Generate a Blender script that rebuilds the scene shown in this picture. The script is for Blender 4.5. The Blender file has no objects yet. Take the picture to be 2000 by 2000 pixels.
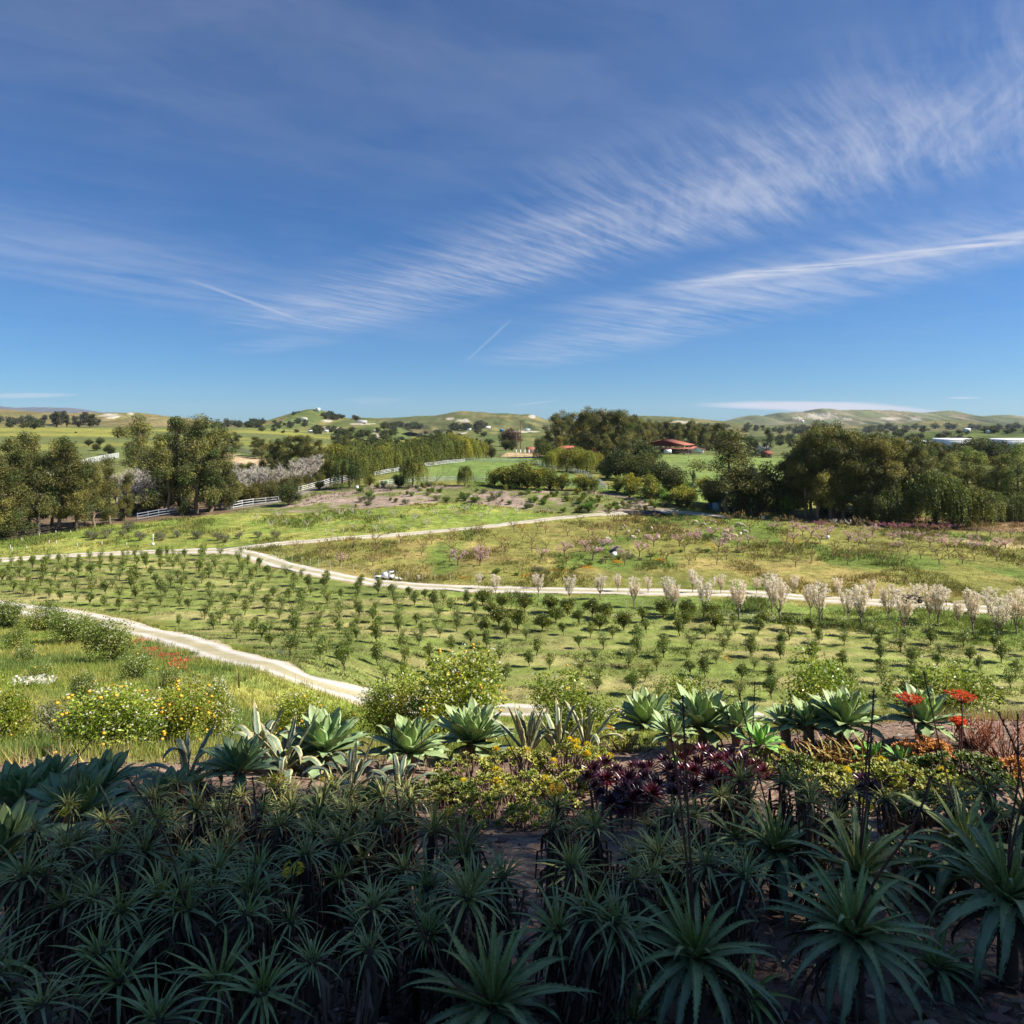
import bpy, math, random
import numpy as np
from mathutils import Vector, Matrix

# ------------------------------------------------------------------ camera, sky, sun, exposure
SC = bpy.context.scene
COL = SC.collection
CAMZ, F, HV = 22.0, 1400.0, 845.0          # eye height, focal length and horizon row for a 2000 px wide picture
SUN_EL, SUN_AZ = 44.0, 94.0                # degrees; azimuth clockwise from +Y
SUN_STRENGTH, SKY_STRENGTH, EXPOSURE = 5.0, 0.066, 0.80


def make_camera():
    c = bpy.data.cameras.new('camera')
    c.sensor_width = 36.0
    c.lens = F / 2000 * 36
    c.shift_y = -(1000 - HV) / 2000
    c.clip_start, c.clip_end = 0.1, 40000
    o = bpy.data.objects.new('camera', c)
    COL.objects.link(o)
    o.location = (0, 0, CAMZ)
    o.rotation_euler = (math.pi / 2, 0, 0)
    SC.camera = o


class NB:
    """tiny helper for node trees: values are sockets or floats"""
    def __init__(s, nt):
        s.nt = nt

    def put(s, sock, v):
        if hasattr(v, 'is_linked') or isinstance(v, bpy.types.NodeSocket):
            s.nt.links.new(v, sock)
        elif isinstance(v, (tuple, list)) and len(v) == 3 and sock.type == 'RGBA':
            sock.default_value = (*v, 1)
        else:
            sock.default_value = v

    def new(s, t, **kw):
        n = s.nt.nodes.new(t)
        for k, v in kw.items():
            setattr(n, k, v)
        return n

    def m(s, op, a, b=0.0, c=0.0, clamp=False):
        n = s.new('ShaderNodeMath', operation=op, use_clamp=clamp)
        s.put(n.inputs[0], a); s.put(n.inputs[1], b); s.put(n.inputs[2], c)
        return n.outputs[0]

    def lin(s, *terms):
        """sum of (socket, coefficient) pairs and plain numbers"""
        acc = None
        const = sum(t for t in terms if not isinstance(t, tuple))
        for t in terms:
            if isinstance(t, tuple):
                acc = s.m('MULTIPLY_ADD', t[0], t[1], const if acc is None else acc)
        return acc

    def ramp(s, v, a, b, x=0.0, y=1.0):
        n = s.new('ShaderNodeMapRange', interpolation_type='SMOOTHSTEP')
        s.put(n.inputs[0], v)
        for i, k in enumerate((a, b, x, y)):
            s.put(n.inputs[i + 1], k)
        return n.outputs[0]

    def vec(s, x, y, z):
        n = s.new('ShaderNodeCombineXYZ')
        s.put(n.inputs[0], x); s.put(n.inputs[1], y); s.put(n.inputs[2], z)
        return n.outputs[0]

    def noise(s, vec, scale=1.0, detail=3.0, rough=0.55, dist=0.0):
        n = s.new('ShaderNodeTexNoise')
        if vec is not None:
            s.nt.links.new(vec, n.inputs['Vector'])
        n.inputs['Scale'].default_value = scale
        n.inputs['Detail'].default_value = detail
        n.inputs['Roughness'].default_value = rough
        n.inputs['Distortion'].default_value = dist
        return n.outputs['Fac']

    def mix(s, f, a, b, blend='MIX'):
        n = s.new('ShaderNodeMix', data_type='RGBA', blend_type=blend)
        s.put(n.inputs[0], f); s.put(n.inputs[6], a); s.put(n.inputs[7], b)
        return n.outputs[2]


def make_sky():
    w = bpy.data.worlds.new('World')
    SC.world = w
    w.use_nodes = True
    nt = w.node_tree
    N = NB(nt)
    bg = nt.nodes['Background']
    sky = N.new('ShaderNodeTexSky', sky_type='NISHITA', sun_disc=False)
    sky.sun_elevation = math.radians(SUN_EL)
    sky.sun_rotation = math.radians(SUN_AZ)
    sky.altitude = 300; sky.air_density = 0.9; sky.dust_density = 0.35; sky.ozone_density = 4.0
    tc = N.new('ShaderNodeTexCoord')
    sp = N.new('ShaderNodeSeparateXYZ')
    nt.links.new(tc.outputs['Generated'], sp.inputs[0])
    dx, dy, dz = sp.outputs
    zc = N.m('MAXIMUM', dz, 0.025)
    px, py = N.m('DIVIDE', dx, zc), N.m('DIVIDE', dy, zc)

    def band(o, t, half, s0, s1, fade, streak, sc_long, sc_cross, amount, warp=0.25, seed=0.0, lo=0.35, hi=0.75):
        """a band of cirrus on the cloud plane through o along t, from s0 to s1, made of fibres along streak"""
        tl = math.hypot(*t); tx, ty = t[0] / tl, t[1] / tl
        s = N.lin((px, tx), (py, ty), -(o[0] * tx + o[1] * ty))
        q = N.lin((px, ty), (py, -tx), -(o[0] * ty - o[1] * tx))
        wob = N.noise(N.vec(N.lin((s, 0.9), seed), N.lin((q, 0.9)), seed), 1.0, 4, .6)
        q2 = N.lin((q, 1.0), (wob, warp * 2), -warp)
        mk = N.ramp(N.m('ABSOLUTE', q2), half, half * 0.15)
        mk = N.m('MULTIPLY', mk, N.ramp(s, s0 - fade, s0 + fade))
        mk = N.m('MULTIPLY', mk, N.ramp(s, s1 + fade, s1 - fade))
        sl = math.hypot(*streak); ax, ay = streak[0] / sl, streak[1] / sl
        a = N.lin((px, ax * sc_long), (py, ay * sc_long), seed)
        b = N.lin((px, ay * sc_cross), (py, -ax * sc_cross), (wob, 3.2))
        f1 = N.noise(N.vec(a, b, seed), 1.0, 5, .62)
        f2 = N.noise(N.vec(N.lin((px, 1.7), seed), N.lin((py, 1.7)), 3.3), 1.0, 5, .6)
        fib = N.ramp(N.lin((f1, .62), (f2, .45)), lo, hi)
        return N.m('MULTIPLY', N.m('MULTIPLY', mk, fib), amount)

    parts = [
        band((-2.15, 6.83), (3.7, -4.66), .95, -.2, 30, 1.0, (.60, .80), 1.6, 16.0, .50, .26, 1.7, .38, .78),
        band((-2.15, 6.83), (3.7, -4.66), .5, 1.5, 30, 1.5, (.25, .97), 1.4, 18.0, .24, .3, 5.1, .3, .8),
        band((.148, 10.4), (2.0, -6.09), 1.15, .2, 7.0, 1.4, (.75, .66), 1.0, 9.0, .44, .3, 9.4),
        band((1.157, 4.91), (1.47, -1.22), .2, .1, 9, .5, (.86, -.30), 2.2, 13.0, .95, .2, 4.2, .34, .70),
        band((1.3, 5.3), (1.2, -1.6), .9, -1.2, 3.0, 1.0, (.85, .5), .9, 7.0, .36, .3, 12.2),
        band((-2.9, 3.8), (.75, 1.2), 1.5, -6, 3.6, 2.0, (.62, .78), .6, 4.2, .24, .35, 7.7, .3, .8),
        band((-.9, 1.6), (1.0, .25), 1.6, -3.5, 4.0, 2.0, (.9, .35), .5, 2.6, .12, .4, 15.3, .25, .8),
        band((-2.10, 4.75), (.19, 1.47), .05, .1, 1.5, .3, (.19, 1.47), .8, 9.0, .30, .02, 2.2, .1, .4),
        band((-.55, 9.5), (.55, -3.2), .03, -.4, 3.0, .4, (.19, 1.47), .8, 9.0, .16, .01, 2.9, .1, .4),
        band((0, 3), (1.0, .35), 9.0, -14, 14, 5.0, (.8, .6), .55, 3.6, .08, .5, 31.0, .35, .9),
        band((-3.0, 8.5), (1.0, -.9), .6, -.5, 1.4, .6, (.8, .5), .8, 5.0, .22, .2, 21.0),
    ]
    # low lens-shaped bank over the far hills and two scraps beside it, in azimuth / height
    yc = N.m('MAXIMUM', dy, 0.05)
    az, el = N.m('DIVIDE', dx, yc), N.m('DIVIDE', dz, yc)
    front = N.ramp(dy, 0.02, 0.1)

    def lens(c, e, w, h, amount, tilt=0.0):
        u = N.lin((az, 1 / w), -c / w)
        nz = N.noise(N.vec(N.m('MULTIPLY', az, 9.0), N.m('MULTIPLY', el, 160.0), c), 1.0, 4, .6)
        v = N.lin((el, 1 / h), (az, -tilt / h), (nz, 1.1), -e / h + tilt * c / h - .55)
        r = N.lin((N.m('MULTIPLY', u, u), 1.0), (N.m('MULTIPLY', v, v), 1.0))
        return N.m('MULTIPLY', N.m('MULTIPLY', N.ramp(r, 1.0, .1), front), amount)

    parts += [lens(.41, .0368, .17, .0085, 1.0, -.018), lens(.50, .0335, .12, .006, .8, -.045), lens(-.68, .052, .09, .004, .45),
              lens(.63, .0485, .03, .0016, .55), lens(-.19, .045, .05, .006, .14), lens(.03, .041, .04, .0015, .3, .12)]
    acc = parts[0]
    for p in parts[1:]:
        acc = N.m('SUBTRACT', N.m('ADD', acc, p), N.m('MULTIPLY', acc, p))
    hs = N.new('ShaderNodeHueSaturation')
    hs.inputs['Saturation'].default_value = 1.12
    hs.inputs['Value'].default_value = 1.0
    nt.links.new(sky.outputs[0], hs.inputs['Color'])
    # the polarised blue deepens away from the sun-lit horizon
    blue = N.mix(1.0, hs.outputs[0], (.44, .74, .98), 'MULTIPLY')
    out = N.mix(acc, blue, (6.0, 6.3, 7.2))
    nt.links.new(out, bg.inputs[0])
    bg.inputs[1].default_value = SKY_STRENGTH


def make_sun():
    l = bpy.data.lights.new('sun', 'SUN')
    l.energy = SUN_STRENGTH
    l.angle = math.radians(0.5)
    l.color = (1.0, .955, .88)
    o = bpy.data.objects.new('sun', l)
    COL.objects.link(o)
    a, e = math.radians(SUN_AZ), math.radians(SUN_EL)
    d = Vector((math.sin(a) * math.cos(e), math.cos(a) * math.cos(e), math.sin(e)))
    o.rotation_euler = (-d).to_track_quat('-Z', 'Y').to_euler()
    o.location = (40, 0, 60)


make_camera()
make_sky()
make_sun()
SC.view_settings.view_transform = 'Standard'
SC.view_settings.look = 'None'
SC.view_settings.gamma = 1
SC.view_settings.use_curve_mapping = False
SC.view_settings.exposure = EXPOSURE

# ------------------------------------------------------------------ helpers
RNG = np.random.default_rng(11)
random.seed(5)


def S(r, g, b, k=1.0):
    """sRGB 0-255 to a linear albedo"""
    f = lambda c: (c / 255 / 12.92 if c / 255 <= .04045 else ((c / 255 + .055) / 1.055) ** 2.4) * k
    return np.array((f(r), f(g), f(b)))


def hash2(i, j, s):
    n = np.sin(i * 127.1 + j * 311.7 + s * 74.7) * 43758.5453
    return n - np.floor(n)


def vnoise(x, y, s=0.0):
    xi, yi = np.floor(x), np.floor(y)
    a, b = x - xi, y - yi
    a, b = a * a * (3 - 2 * a), b * b * (3 - 2 * b)
    return (hash2(xi, yi, s) * (1 - a) + hash2(xi + 1, yi, s) * a) * (1 - b) + (hash2(xi, yi + 1, s) * (1 - a) + hash2(xi + 1, yi + 1, s) * a) * b


def fbm(x, y, s=0.0, o=4):
    v, k, t = 0.0, .5, 0.0
    for i in range(o):
        v = v + k * vnoise(x * 2 ** i, y * 2 ** i, s + i * 3.1)
        t += k
        k *= .5
    return v / t


def ss(x, a=0.0, b=1.0):
    t = np.clip((x - a) / (b - a), 0, 1)
    return t * t * (3 - 2 * t)


def inpoly(x, y, poly):
    c = np.zeros(np.shape(x), bool)
    n = len(poly)
    for i in range(n):
        x1, y1 = poly[i][:2]; x2, y2 = poly[(i + 1) % n][:2]
        if y1 == y2:
            continue
        c ^= ((y1 > y) != (y2 > y)) & (x < (x2 - x1) * (y - y1) / (y2 - y1) + x1)
    return c


class G:
    """collects vertices, faces and vertex colours for ONE mesh"""
    def __init__(s):
        s.v, s.f, s.c, s.mi, s.n = [], [], [], [], 0

    def add(s, V, Fc, col=(1, 1, 1), mi=0):
        V = np.asarray(V, float).reshape(-1, 3)
        Fc = np.asarray(Fc, int)
        c = np.asarray(col, float)
        s.v.append(V)
        s.c.append(np.broadcast_to(c, V.shape) if c.ndim == 1 else c.reshape(-1, 3))
        s.f.append(Fc + s.n)
        s.mi.append(mi)
        s.n += len(V)
        return s

    def box(s, c, d, col=(1, 1, 1), mi=0, R=None):
        x, y, z = np.array(d) / 2
        V = np.array([(-x, -y, -z), (x, -y, -z), (x, y, -z), (-x, y, -z), (-x, -y, z), (x, -y, z), (x, y, z), (-x, y, z)])
        if R is not None:
            V = V @ np.array(R).T
        return s.add(V + np.array(c), [(3, 2, 1, 0), (4, 5, 6, 7), (0, 1, 5, 4), (1, 2, 6, 5), (2, 3, 7, 6), (3, 0, 4, 7)], col, mi)

    def tube(s, P, R, sides=5, col=(1, 1, 1), mi=0, cap=True):
        P = np.asarray(P, float); n = len(P)
        R = np.broadcast_to(np.asarray(R, float), (n,))
        T = np.gradient(P, axis=0)
        T /= np.linalg.norm(T, axis=1)[:, None] + 1e-9
        ref = np.where(np.abs(T[:, 2:3]) > .9, np.array([[1., 0, 0]]), np.array([[0., 0, 1]]))
        A = np.cross(T, ref); A /= np.linalg.norm(A, axis=1)[:, None] + 1e-9
        B = np.cross(T, A)
        th = np.arange(sides) / sides * 2 * np.pi
        V = P[:, None] + R[:, None, None] * (np.cos(th)[None, :, None] * A[:, None] + np.sin(th)[None, :, None] * B[:, None])
        i = np.arange(n - 1)[:, None] * sides; j = np.arange(sides)[None]; k = (j + 1) % sides
        Fq = np.stack([i + j, i + k, i + sides + k, i + sides + j], -1).reshape(-1, 4)
        c = np.asarray(col, float)
        if c.ndim == 2:
            c = np.repeat(c, sides, 0)
        s.add(V.reshape(-1, 3), Fq, c, mi)
        if cap and sides == 4:
            s.f.append(np.array([[0, 1, 2, 3]]) + s.n - sides); s.mi.append(mi)
        elif cap:
            s.f.append(np.array([(0, a, a + 1) for a in range(1, sides - 1)]) + s.n - sides); s.mi.append(mi)
        return s

    def leaves(s, P, A, L, W, col, mi=0, rng=RNG, bend=.15):
        """diamond leaf blades at P along A"""
        P, A = np.asarray(P), np.asarray(A)
        A = A / (np.linalg.norm(A, axis=1)[:, None] + 1e-9)
        n = len(P)
        r = rng.normal(size=(n, 3))
        Sd = np.cross(A, r); Sd /= np.linalg.norm(Sd, axis=1)[:, None] + 1e-9
        Nn = np.cross(A, Sd)
        L = np.broadcast_to(L, (n,))[:, None]; W = np.broadcast_to(W, (n,))[:, None]
        mid = P + A * L * .45
        V = np.stack([P, mid + Sd * W / 2 + Nn * L * bend, P + A * L, mid - Sd * W / 2 + Nn * L * bend], 1)
        c = np.broadcast_to(np.asarray(col, float), (n, 3))
        return s.add(V.reshape(-1, 3), np.arange(4 * n).reshape(-1, 4), np.repeat(c, 4, 0), mi)

    def lathe(s, prof, sides=12, col=(1, 1, 1), mi=0, at=(0, 0, 0)):
        th = np.arange(sides) / sides * 2 * np.pi
        pr = np.array(prof, float)
        V = np.stack([pr[:, 0:1] * np.cos(th), pr[:, 0:1] * np.sin(th), np.repeat(pr[:, 1:2], sides, 1)], -1) + np.array(at)
        i = np.arange(len(pr) - 1)[:, None] * sides; j = np.arange(sides)[None]; k = (j + 1) % sides
        return s.add(V.reshape(-1, 3), np.stack([i + j, i + k, i + sides + k, i + sides + j], -1).reshape(-1, 4), col, mi)

    def ico(s, c, r, col=(1, 1, 1), mi=0, sub=1, sq=(1, 1, 1)):
        V, Fc = ICO[sub]
        return s.add(V * np.array(sq) * r + np.array(c), Fc, col, mi)

    def mesh(s, name, mats, smooth=False):
        me = bpy.data.meshes.new(name)
        V = np.concatenate(s.v); C = np.concatenate(s.c)
        me.vertices.add(len(V)); me.vertices.foreach_set('co', V.astype(np.float32).ravel())
        flat = np.concatenate([f.ravel() for f in s.f])
        cnt = np.concatenate([np.full(len(f), f.shape[1]) for f in s.f])
        mi = np.concatenate([np.full(len(f), m) for f, m in zip(s.f, s.mi)])
        me.loops.add(len(flat)); me.loops.foreach_set('vertex_index', flat.astype(np.int32))
        me.polygons.add(len(cnt))
        me.polygons.foreach_set('loop_start', np.concatenate([[0], np.cumsum(cnt)[:-1]]).astype(np.int32))
        me.polygons.foreach_set('loop_total', cnt.astype(np.int32))
        me.polygons.foreach_set('material_index', mi.astype(np.int32))
        if smooth:
            me.polygons.foreach_set('use_smooth', np.ones(len(cnt), bool))
        at = me.color_attributes.new('Col', 'FLOAT_COLOR', 'POINT')
        at.data.foreach_set('color', np.concatenate([C, np.ones((len(C), 1))], 1).astype(np.float32).ravel())
        for m in (mats if isinstance(mats, (list, tuple)) else [mats]):
            me.materials.append(m)
        me.update(calc_edges=True)
        me.validate()
        return me


def _ico():
    t = (1 + 5 ** .5) / 2
    V = [(-1, t, 0), (1, t, 0), (-1, -t, 0), (1, -t, 0), (0, -1, t), (0, 1, t), (0, -1, -t), (0, 1, -t), (t, 0, -1), (t, 0, 1), (-t, 0, -1), (-t, 0, 1)]
    Fc = [(0, 11, 5), (0, 5, 1), (0, 1, 7), (0, 7, 10), (0, 10, 11), (1, 5, 9), (5, 11, 4), (11, 10, 2), (10, 7, 6), (7, 1, 8), (3, 9, 4), (3, 4, 2), (3, 2, 6), (3, 6, 8), (3, 8, 9), (4, 9, 5), (2, 4, 11), (6, 2, 10), (8, 6, 7), (9, 8, 1)]
    out = {}
    V = [np.array(v) / np.linalg.norm(v) for v in V]
    out[0] = (np.array(V), np.array(Fc))
    for k in (1, 2):
        cache, nf = {}, []
        def mid(a, b):
            key = (min(a, b), max(a, b))
            if key not in cache:
                m = V[a] + V[b]; V.append(m / np.linalg.norm(m)); cache[key] = len(V) - 1
            return cache[key]
        for a, b, c in Fc:
            ab, bc, ca = mid(a, b), mid(b, c), mid(c, a)
            nf += [(a, ab, ca), (b, bc, ab), (c, ca, bc), (ab, bc, ca)]
        Fc = nf
        out[k] = (np.array(V), np.array(Fc))
    return out


ICO = _ico()


def tag(o, label=None, cat=None, group=None, kind=None):
    for k, v in (('label', label), ('category', cat), ('group', group), ('kind', kind)):
        if v:
            o[k] = v
    return o


def obj(name, me, parent=None, loc=None, rot=None, sc=None, color=None):
    o = bpy.data.objects.new(name, me)
    COL.objects.link(o)
    if parent is not None:
        o.parent = parent
    if loc is not None:
        o.location = loc
    if rot is not None:
        o.rotation_euler = rot
    if sc is not None:
        o.scale = (sc,) * 3 if isinstance(sc, (int, float)) else sc
    if color is not None:
        o.color = (*color, 1)
    return o


def thing(name, label, cat, loc=(0, 0, 0), rz=0.0, group=None, sc=1.0):
    o = obj(name, None, None, loc, (0, 0, rz), sc)
    o.empty_display_size = .2
    return tag(o, label, cat, group)


def spawn(name, proto, loc, rz, sc, label, cat, group=None, color=None):
    """a new individual made from the shared part meshes of its kind"""
    t = thing(name, label, cat, loc, rz, group, sc)
    for pn, me in proto:
        obj(pn, me, t, color=color)
    return t


# ------------------------------------------------------------------ materials
def mat(name, base=None, rough=.85, trans=0.0, vary=.0, noise=None, bump=0.0, spec=.3, objcol=False, sheen=0.0, metal=0.0):
    """base colour (or the Col attribute when None), optional fine noise (scale, strength) and leaf translucency"""
    m = bpy.data.materials.new(name)
    m.use_nodes = True
    nt = m.node_tree
    N = NB(nt)
    bs = nt.nodes['Principled BSDF']
    out = nt.nodes['Material Output']
    if base is None:
        a = N.new('ShaderNodeAttribute', attribute_name='Col')
        c = a.outputs['Color']
    else:
        r = N.new('ShaderNodeRGB'); r.outputs[0].default_value = (*base, 1); c = r.outputs[0]
    oi = None
    if objcol or vary:
        oi = N.new('ShaderNodeObjectInfo')
    if objcol:
        c = N.mix(1.0, c, oi.outputs['Color'], 'MULTIPLY')
    if vary:
        v = N.m('MULTIPLY_ADD', oi.outputs['Random'], 2 * vary, 1 - vary)
        v2 = N.m('MULTIPLY_ADD', N.m('FRACT', N.m('MULTIPLY', oi.outputs['Random'], 17.3)), vary * .8, 1 - vary * .4)
        c = N.mix(1.0, c, N.vec(N.m('MULTIPLY', v, v2), v, N.m('DIVIDE', v, v2)), 'MULTIPLY')
    if noise:
        tc = N.new('ShaderNodeTexCoord')
        nz = N.noise(tc.outputs['Object'], noise[0], 5, .6)
        k = N.ramp(nz, .25, .75, 1 - noise[1], 1 + noise[1])
        c = N.mix(1.0, c, N.vec(k, k, k), 'MULTIPLY')
        if bump:
            b = N.new('ShaderNodeBump'); b.inputs['Strength'].default_value = bump; b.inputs['Distance'].default_value = .05
            nt.links.new(nz, b.inputs['Height']); nt.links.new(b.outputs[0], bs.inputs['Normal'])
    nt.links.new(c, bs.inputs['Base Color'])
    bs.inputs['Roughness'].default_value = rough
    bs.inputs['Specular IOR Level'].default_value = spec
    bs.inputs['Metallic'].default_value = metal
    if trans:
        t = N.new('ShaderNodeBsdfTranslucent')
        tcol = N.mix(1.0, c, (1.15, 1.15, .65), 'MULTIPLY')
        nt.links.new(tcol, t.inputs['Color'])
        mx = N.new('ShaderNodeMixShader'); mx.inputs[0].default_value = trans
        nt.links.new(bs.outputs[0], mx.inputs[1]); nt.links.new(t.outputs[0], mx.inputs[2])
        nt.links.new(mx.outputs[0], out.inputs['Surface'])
    return m


M = dict(
    leaf=mat('leaf', None, .6, .25, .16), leaf_glossy=mat('leaf_glossy', None, .42, .25, .12, spec=.45),
    petal=mat('petal', None, .8, .42, .06), bark=mat('bark', None, .9, 0, .1, (9, .35), .4),
    grass=mat('grass', None, .75, .3), succulent=mat('succulent', None, .5, .14, .06, (14, .16), 0, .4, objcol=True),
    litter=mat('litter', None, .9), paint=mat('paint', None, .5, 0, .04, (3, .06)), wood=mat('wood', None, .8, 0, .06, (4, .2)),
    roof=mat('roof', None, .8, 0, 0, (.6, .12)), wall=mat('wall', None, .9, 0, 0, (.5, .08)), metal=mat('metal', None, .45, 0, 0, (3, .1)),
    wool=mat('wool', None, .95, 0, .1, (12, .12)), rock=mat('rock', None, .9, 0, .12, (5, .3), .6), aeonium=mat('aeonium', None, .28, 0, .1, spec=.5),
    glass=mat('glass', (.03, .035, .04), .1, spec=.6), cloth=mat('cloth', None, .85, 0, 0, (3, .15), .3),
)

# ------------------------------------------------------------------ terrain
YK = np.array([-60, -3, 0, 4.2, 11, 13, 17, 25, 40, 55, 63, 112, 160, 200, 300, 430, 800, 9000.])
ZC = np.array([20.6, 20.3, 19.9, 18.68, 16.75, 16.1, 14.55, 11.1, 4.9, .35, 0, 0, 2.5, 5.3, 8.0, 10.0, 12.0, 12.0])
ZL = np.array([20.6, 20.3, 19.9, 18.68, 16.6, 15.8, 14.3, 12.2, 8.75, 4.9, 2.9, 0, 2.2, 4.2, 7.5, 10.0, 12.0, 12.0])
ZL[10:12] = 2.9, 0.0


def h0(x, y):
    w = ss(-x, 3.0, 16.0) * ss(y, 12, 17) * (1 - ss(y, 78, 84))
    yl = np.where(y > 63, 63 + (y - 63) * 2.8, y)      # the left lobe of the bank runs out at about 80 m
    zc = np.interp(y, YK, ZC)
    zl = np.where(y < 63, np.interp(y, YK, ZL), np.interp(yl, [63, 112], [2.9, 0]))
    z = zc * (1 - w) + zl * w
    z = z + .115 * np.clip(x, 0, 7) * np.exp(-((y - 11.5) / 4.0) ** 2)
    z = z + .9 * np.exp(-(((x + 5) / 55) ** 4)) * (ss(y, 168, 192) - ss(y, 330, 420))       # the paddock mound
    z = z - 2.2 * np.exp(-((x + 95) / 40) ** 2 - ((y - 215) / 55) ** 2)                      # hollow behind the left grove
    z = z + 17 * ss(y, 240, 900) * ss(-x, 20, 380) * (1 - ss(y, 900, 1500))                 # rising mustard meadow
    z = z + 6.5 * np.exp(-((x + 178) / 85) ** 2 - ((y - 400) / 90) ** 2)
    z = z - 1.5 * ss(x, 60, 200) * ss(y, 170, 260) * (1 - ss(y, 500, 900))
    return z


def h(x, y):
    x = np.asarray(x, float); y = np.asarray(y, float)
    e = np.clip(.02 + np.abs(y) * .03, .3, 6)
    z = (h0(x, y - e) + 2 * h0(x, y) + h0(x, y + e)) / 4
    z = z + (fbm(x * .35, y * .35, 2.0, 3) - .5) * .18 * ss(y, -2, 2) + (fbm(x * .045, y * .045, 7.0, 3) - .5) * 1.0 * ss(y, 40, 130)
    return z


_T = np.concatenate([np.linspace(1.2, 60, 700), np.geomspace(60.2, 3500, 1500)])


def P(u, v, hh=0.0):
    """the point of the ground (raised by hh) seen at picture position u, v"""
    a, b = (u - 1000) / F, (HV - v) / F
    d = CAMZ + b * _T - (h(a * _T, _T) + hh)
    i = np.argmax(d < 0)
    if d[i] >= 0:
        i = len(_T) - 1
    t0, t1 = (_T[i - 1], _T[i]) if i else (_T[0], _T[0])
    for _ in range(12):
        t = (t0 + t1) / 2
        if CAMZ + b * t - (float(h(a * t, t)) + hh) < 0:
            t1 = t
        else:
            t0 = t
    return np.array((a * t1, t1, float(h(a * t1, t1))))


def at(u, d):
    x = (u - 1000) / F * d
    return np.array((x, d, float(h(x, d))))


def poly(pts):
    return [tuple(P(u, v)[:2]) for u, v in pts]


R_ORCH = poly([(-400, 1120), (0, 1098), (150, 1086), (430, 1079), (480, 1088), (560, 1112), (700, 1141), (850, 1156), (1000, 1185), (1200, 1196), (1500, 1215), (1750, 1245), (2050, 1275), (2500, 1330), (2500, 1400), (1180, 1388), (1000, 1378), (800, 1372), (710, 1355), (600, 1318), (480, 1268), (330, 1225), (220, 1200), (60, 1180), (-400, 1150)])
R_VERGE = poly([(850, 1156), (1000, 1160), (1300, 1165), (1650, 1184), (1880, 1196), (2400, 1220), (2500, 1330), (2050, 1275), (1750, 1245), (1500, 1215), (1200, 1196), (1000, 1185)])
R_NORTH = poly([(-400, 1115), (-400, 1080), (0, 1056), (200, 1027), (460, 1003), (640, 1002), (700, 997), (800, 990), (900, 985), (1000, 995), (1100, 1008), (1230, 1012), (1000, 1022), (700, 1051), (470, 1070), (150, 1083), (0, 1095)])
R_BANK = poly([(440, 1002), (470, 990), (560, 978), (600, 962), (700, 949), (800, 946), (1000, 956), (1180, 961), (1250, 975), (1335, 994), (1290, 1001), (1230, 1008), (1100, 1004), (1000, 991), (900, 981), (800, 986), (700, 994), (600, 1002)])
R_PAD = poly([(735, 948), (846, 941), (946, 941), (1183, 958), (1168, 943), (1054, 909), (1010, 903), (1085, 905), (1090, 893), (930, 893), (880, 903), (787, 919)])
R_RIGHT = poly([(1180, 930), (1300, 887), (1600, 893), (1610, 960), (1480, 990), (1340, 985), (1250, 965)])
R_GROVE = poly([(-500, 1080), (0, 1057), (200, 1024), (450, 1001), (560, 975), (500, 960), (200, 985), (-500, 1010)])
R_CLUMP = poly([(1540, 1003), (1800, 1012), (2300, 1022), (2400, 1046), (1900, 1038), (1700, 1028), (1560, 1020)])
R_SAND = poly([(1860, 1056), (2300, 1052), (2300, 1072), (1990, 1070)])
R_CUT = poly([(980, 892), (1075, 893), (1070, 884), (990, 884)])
R_TAN = poly([(420, 885), (520, 898), (525, 912), (440, 900)])


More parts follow.
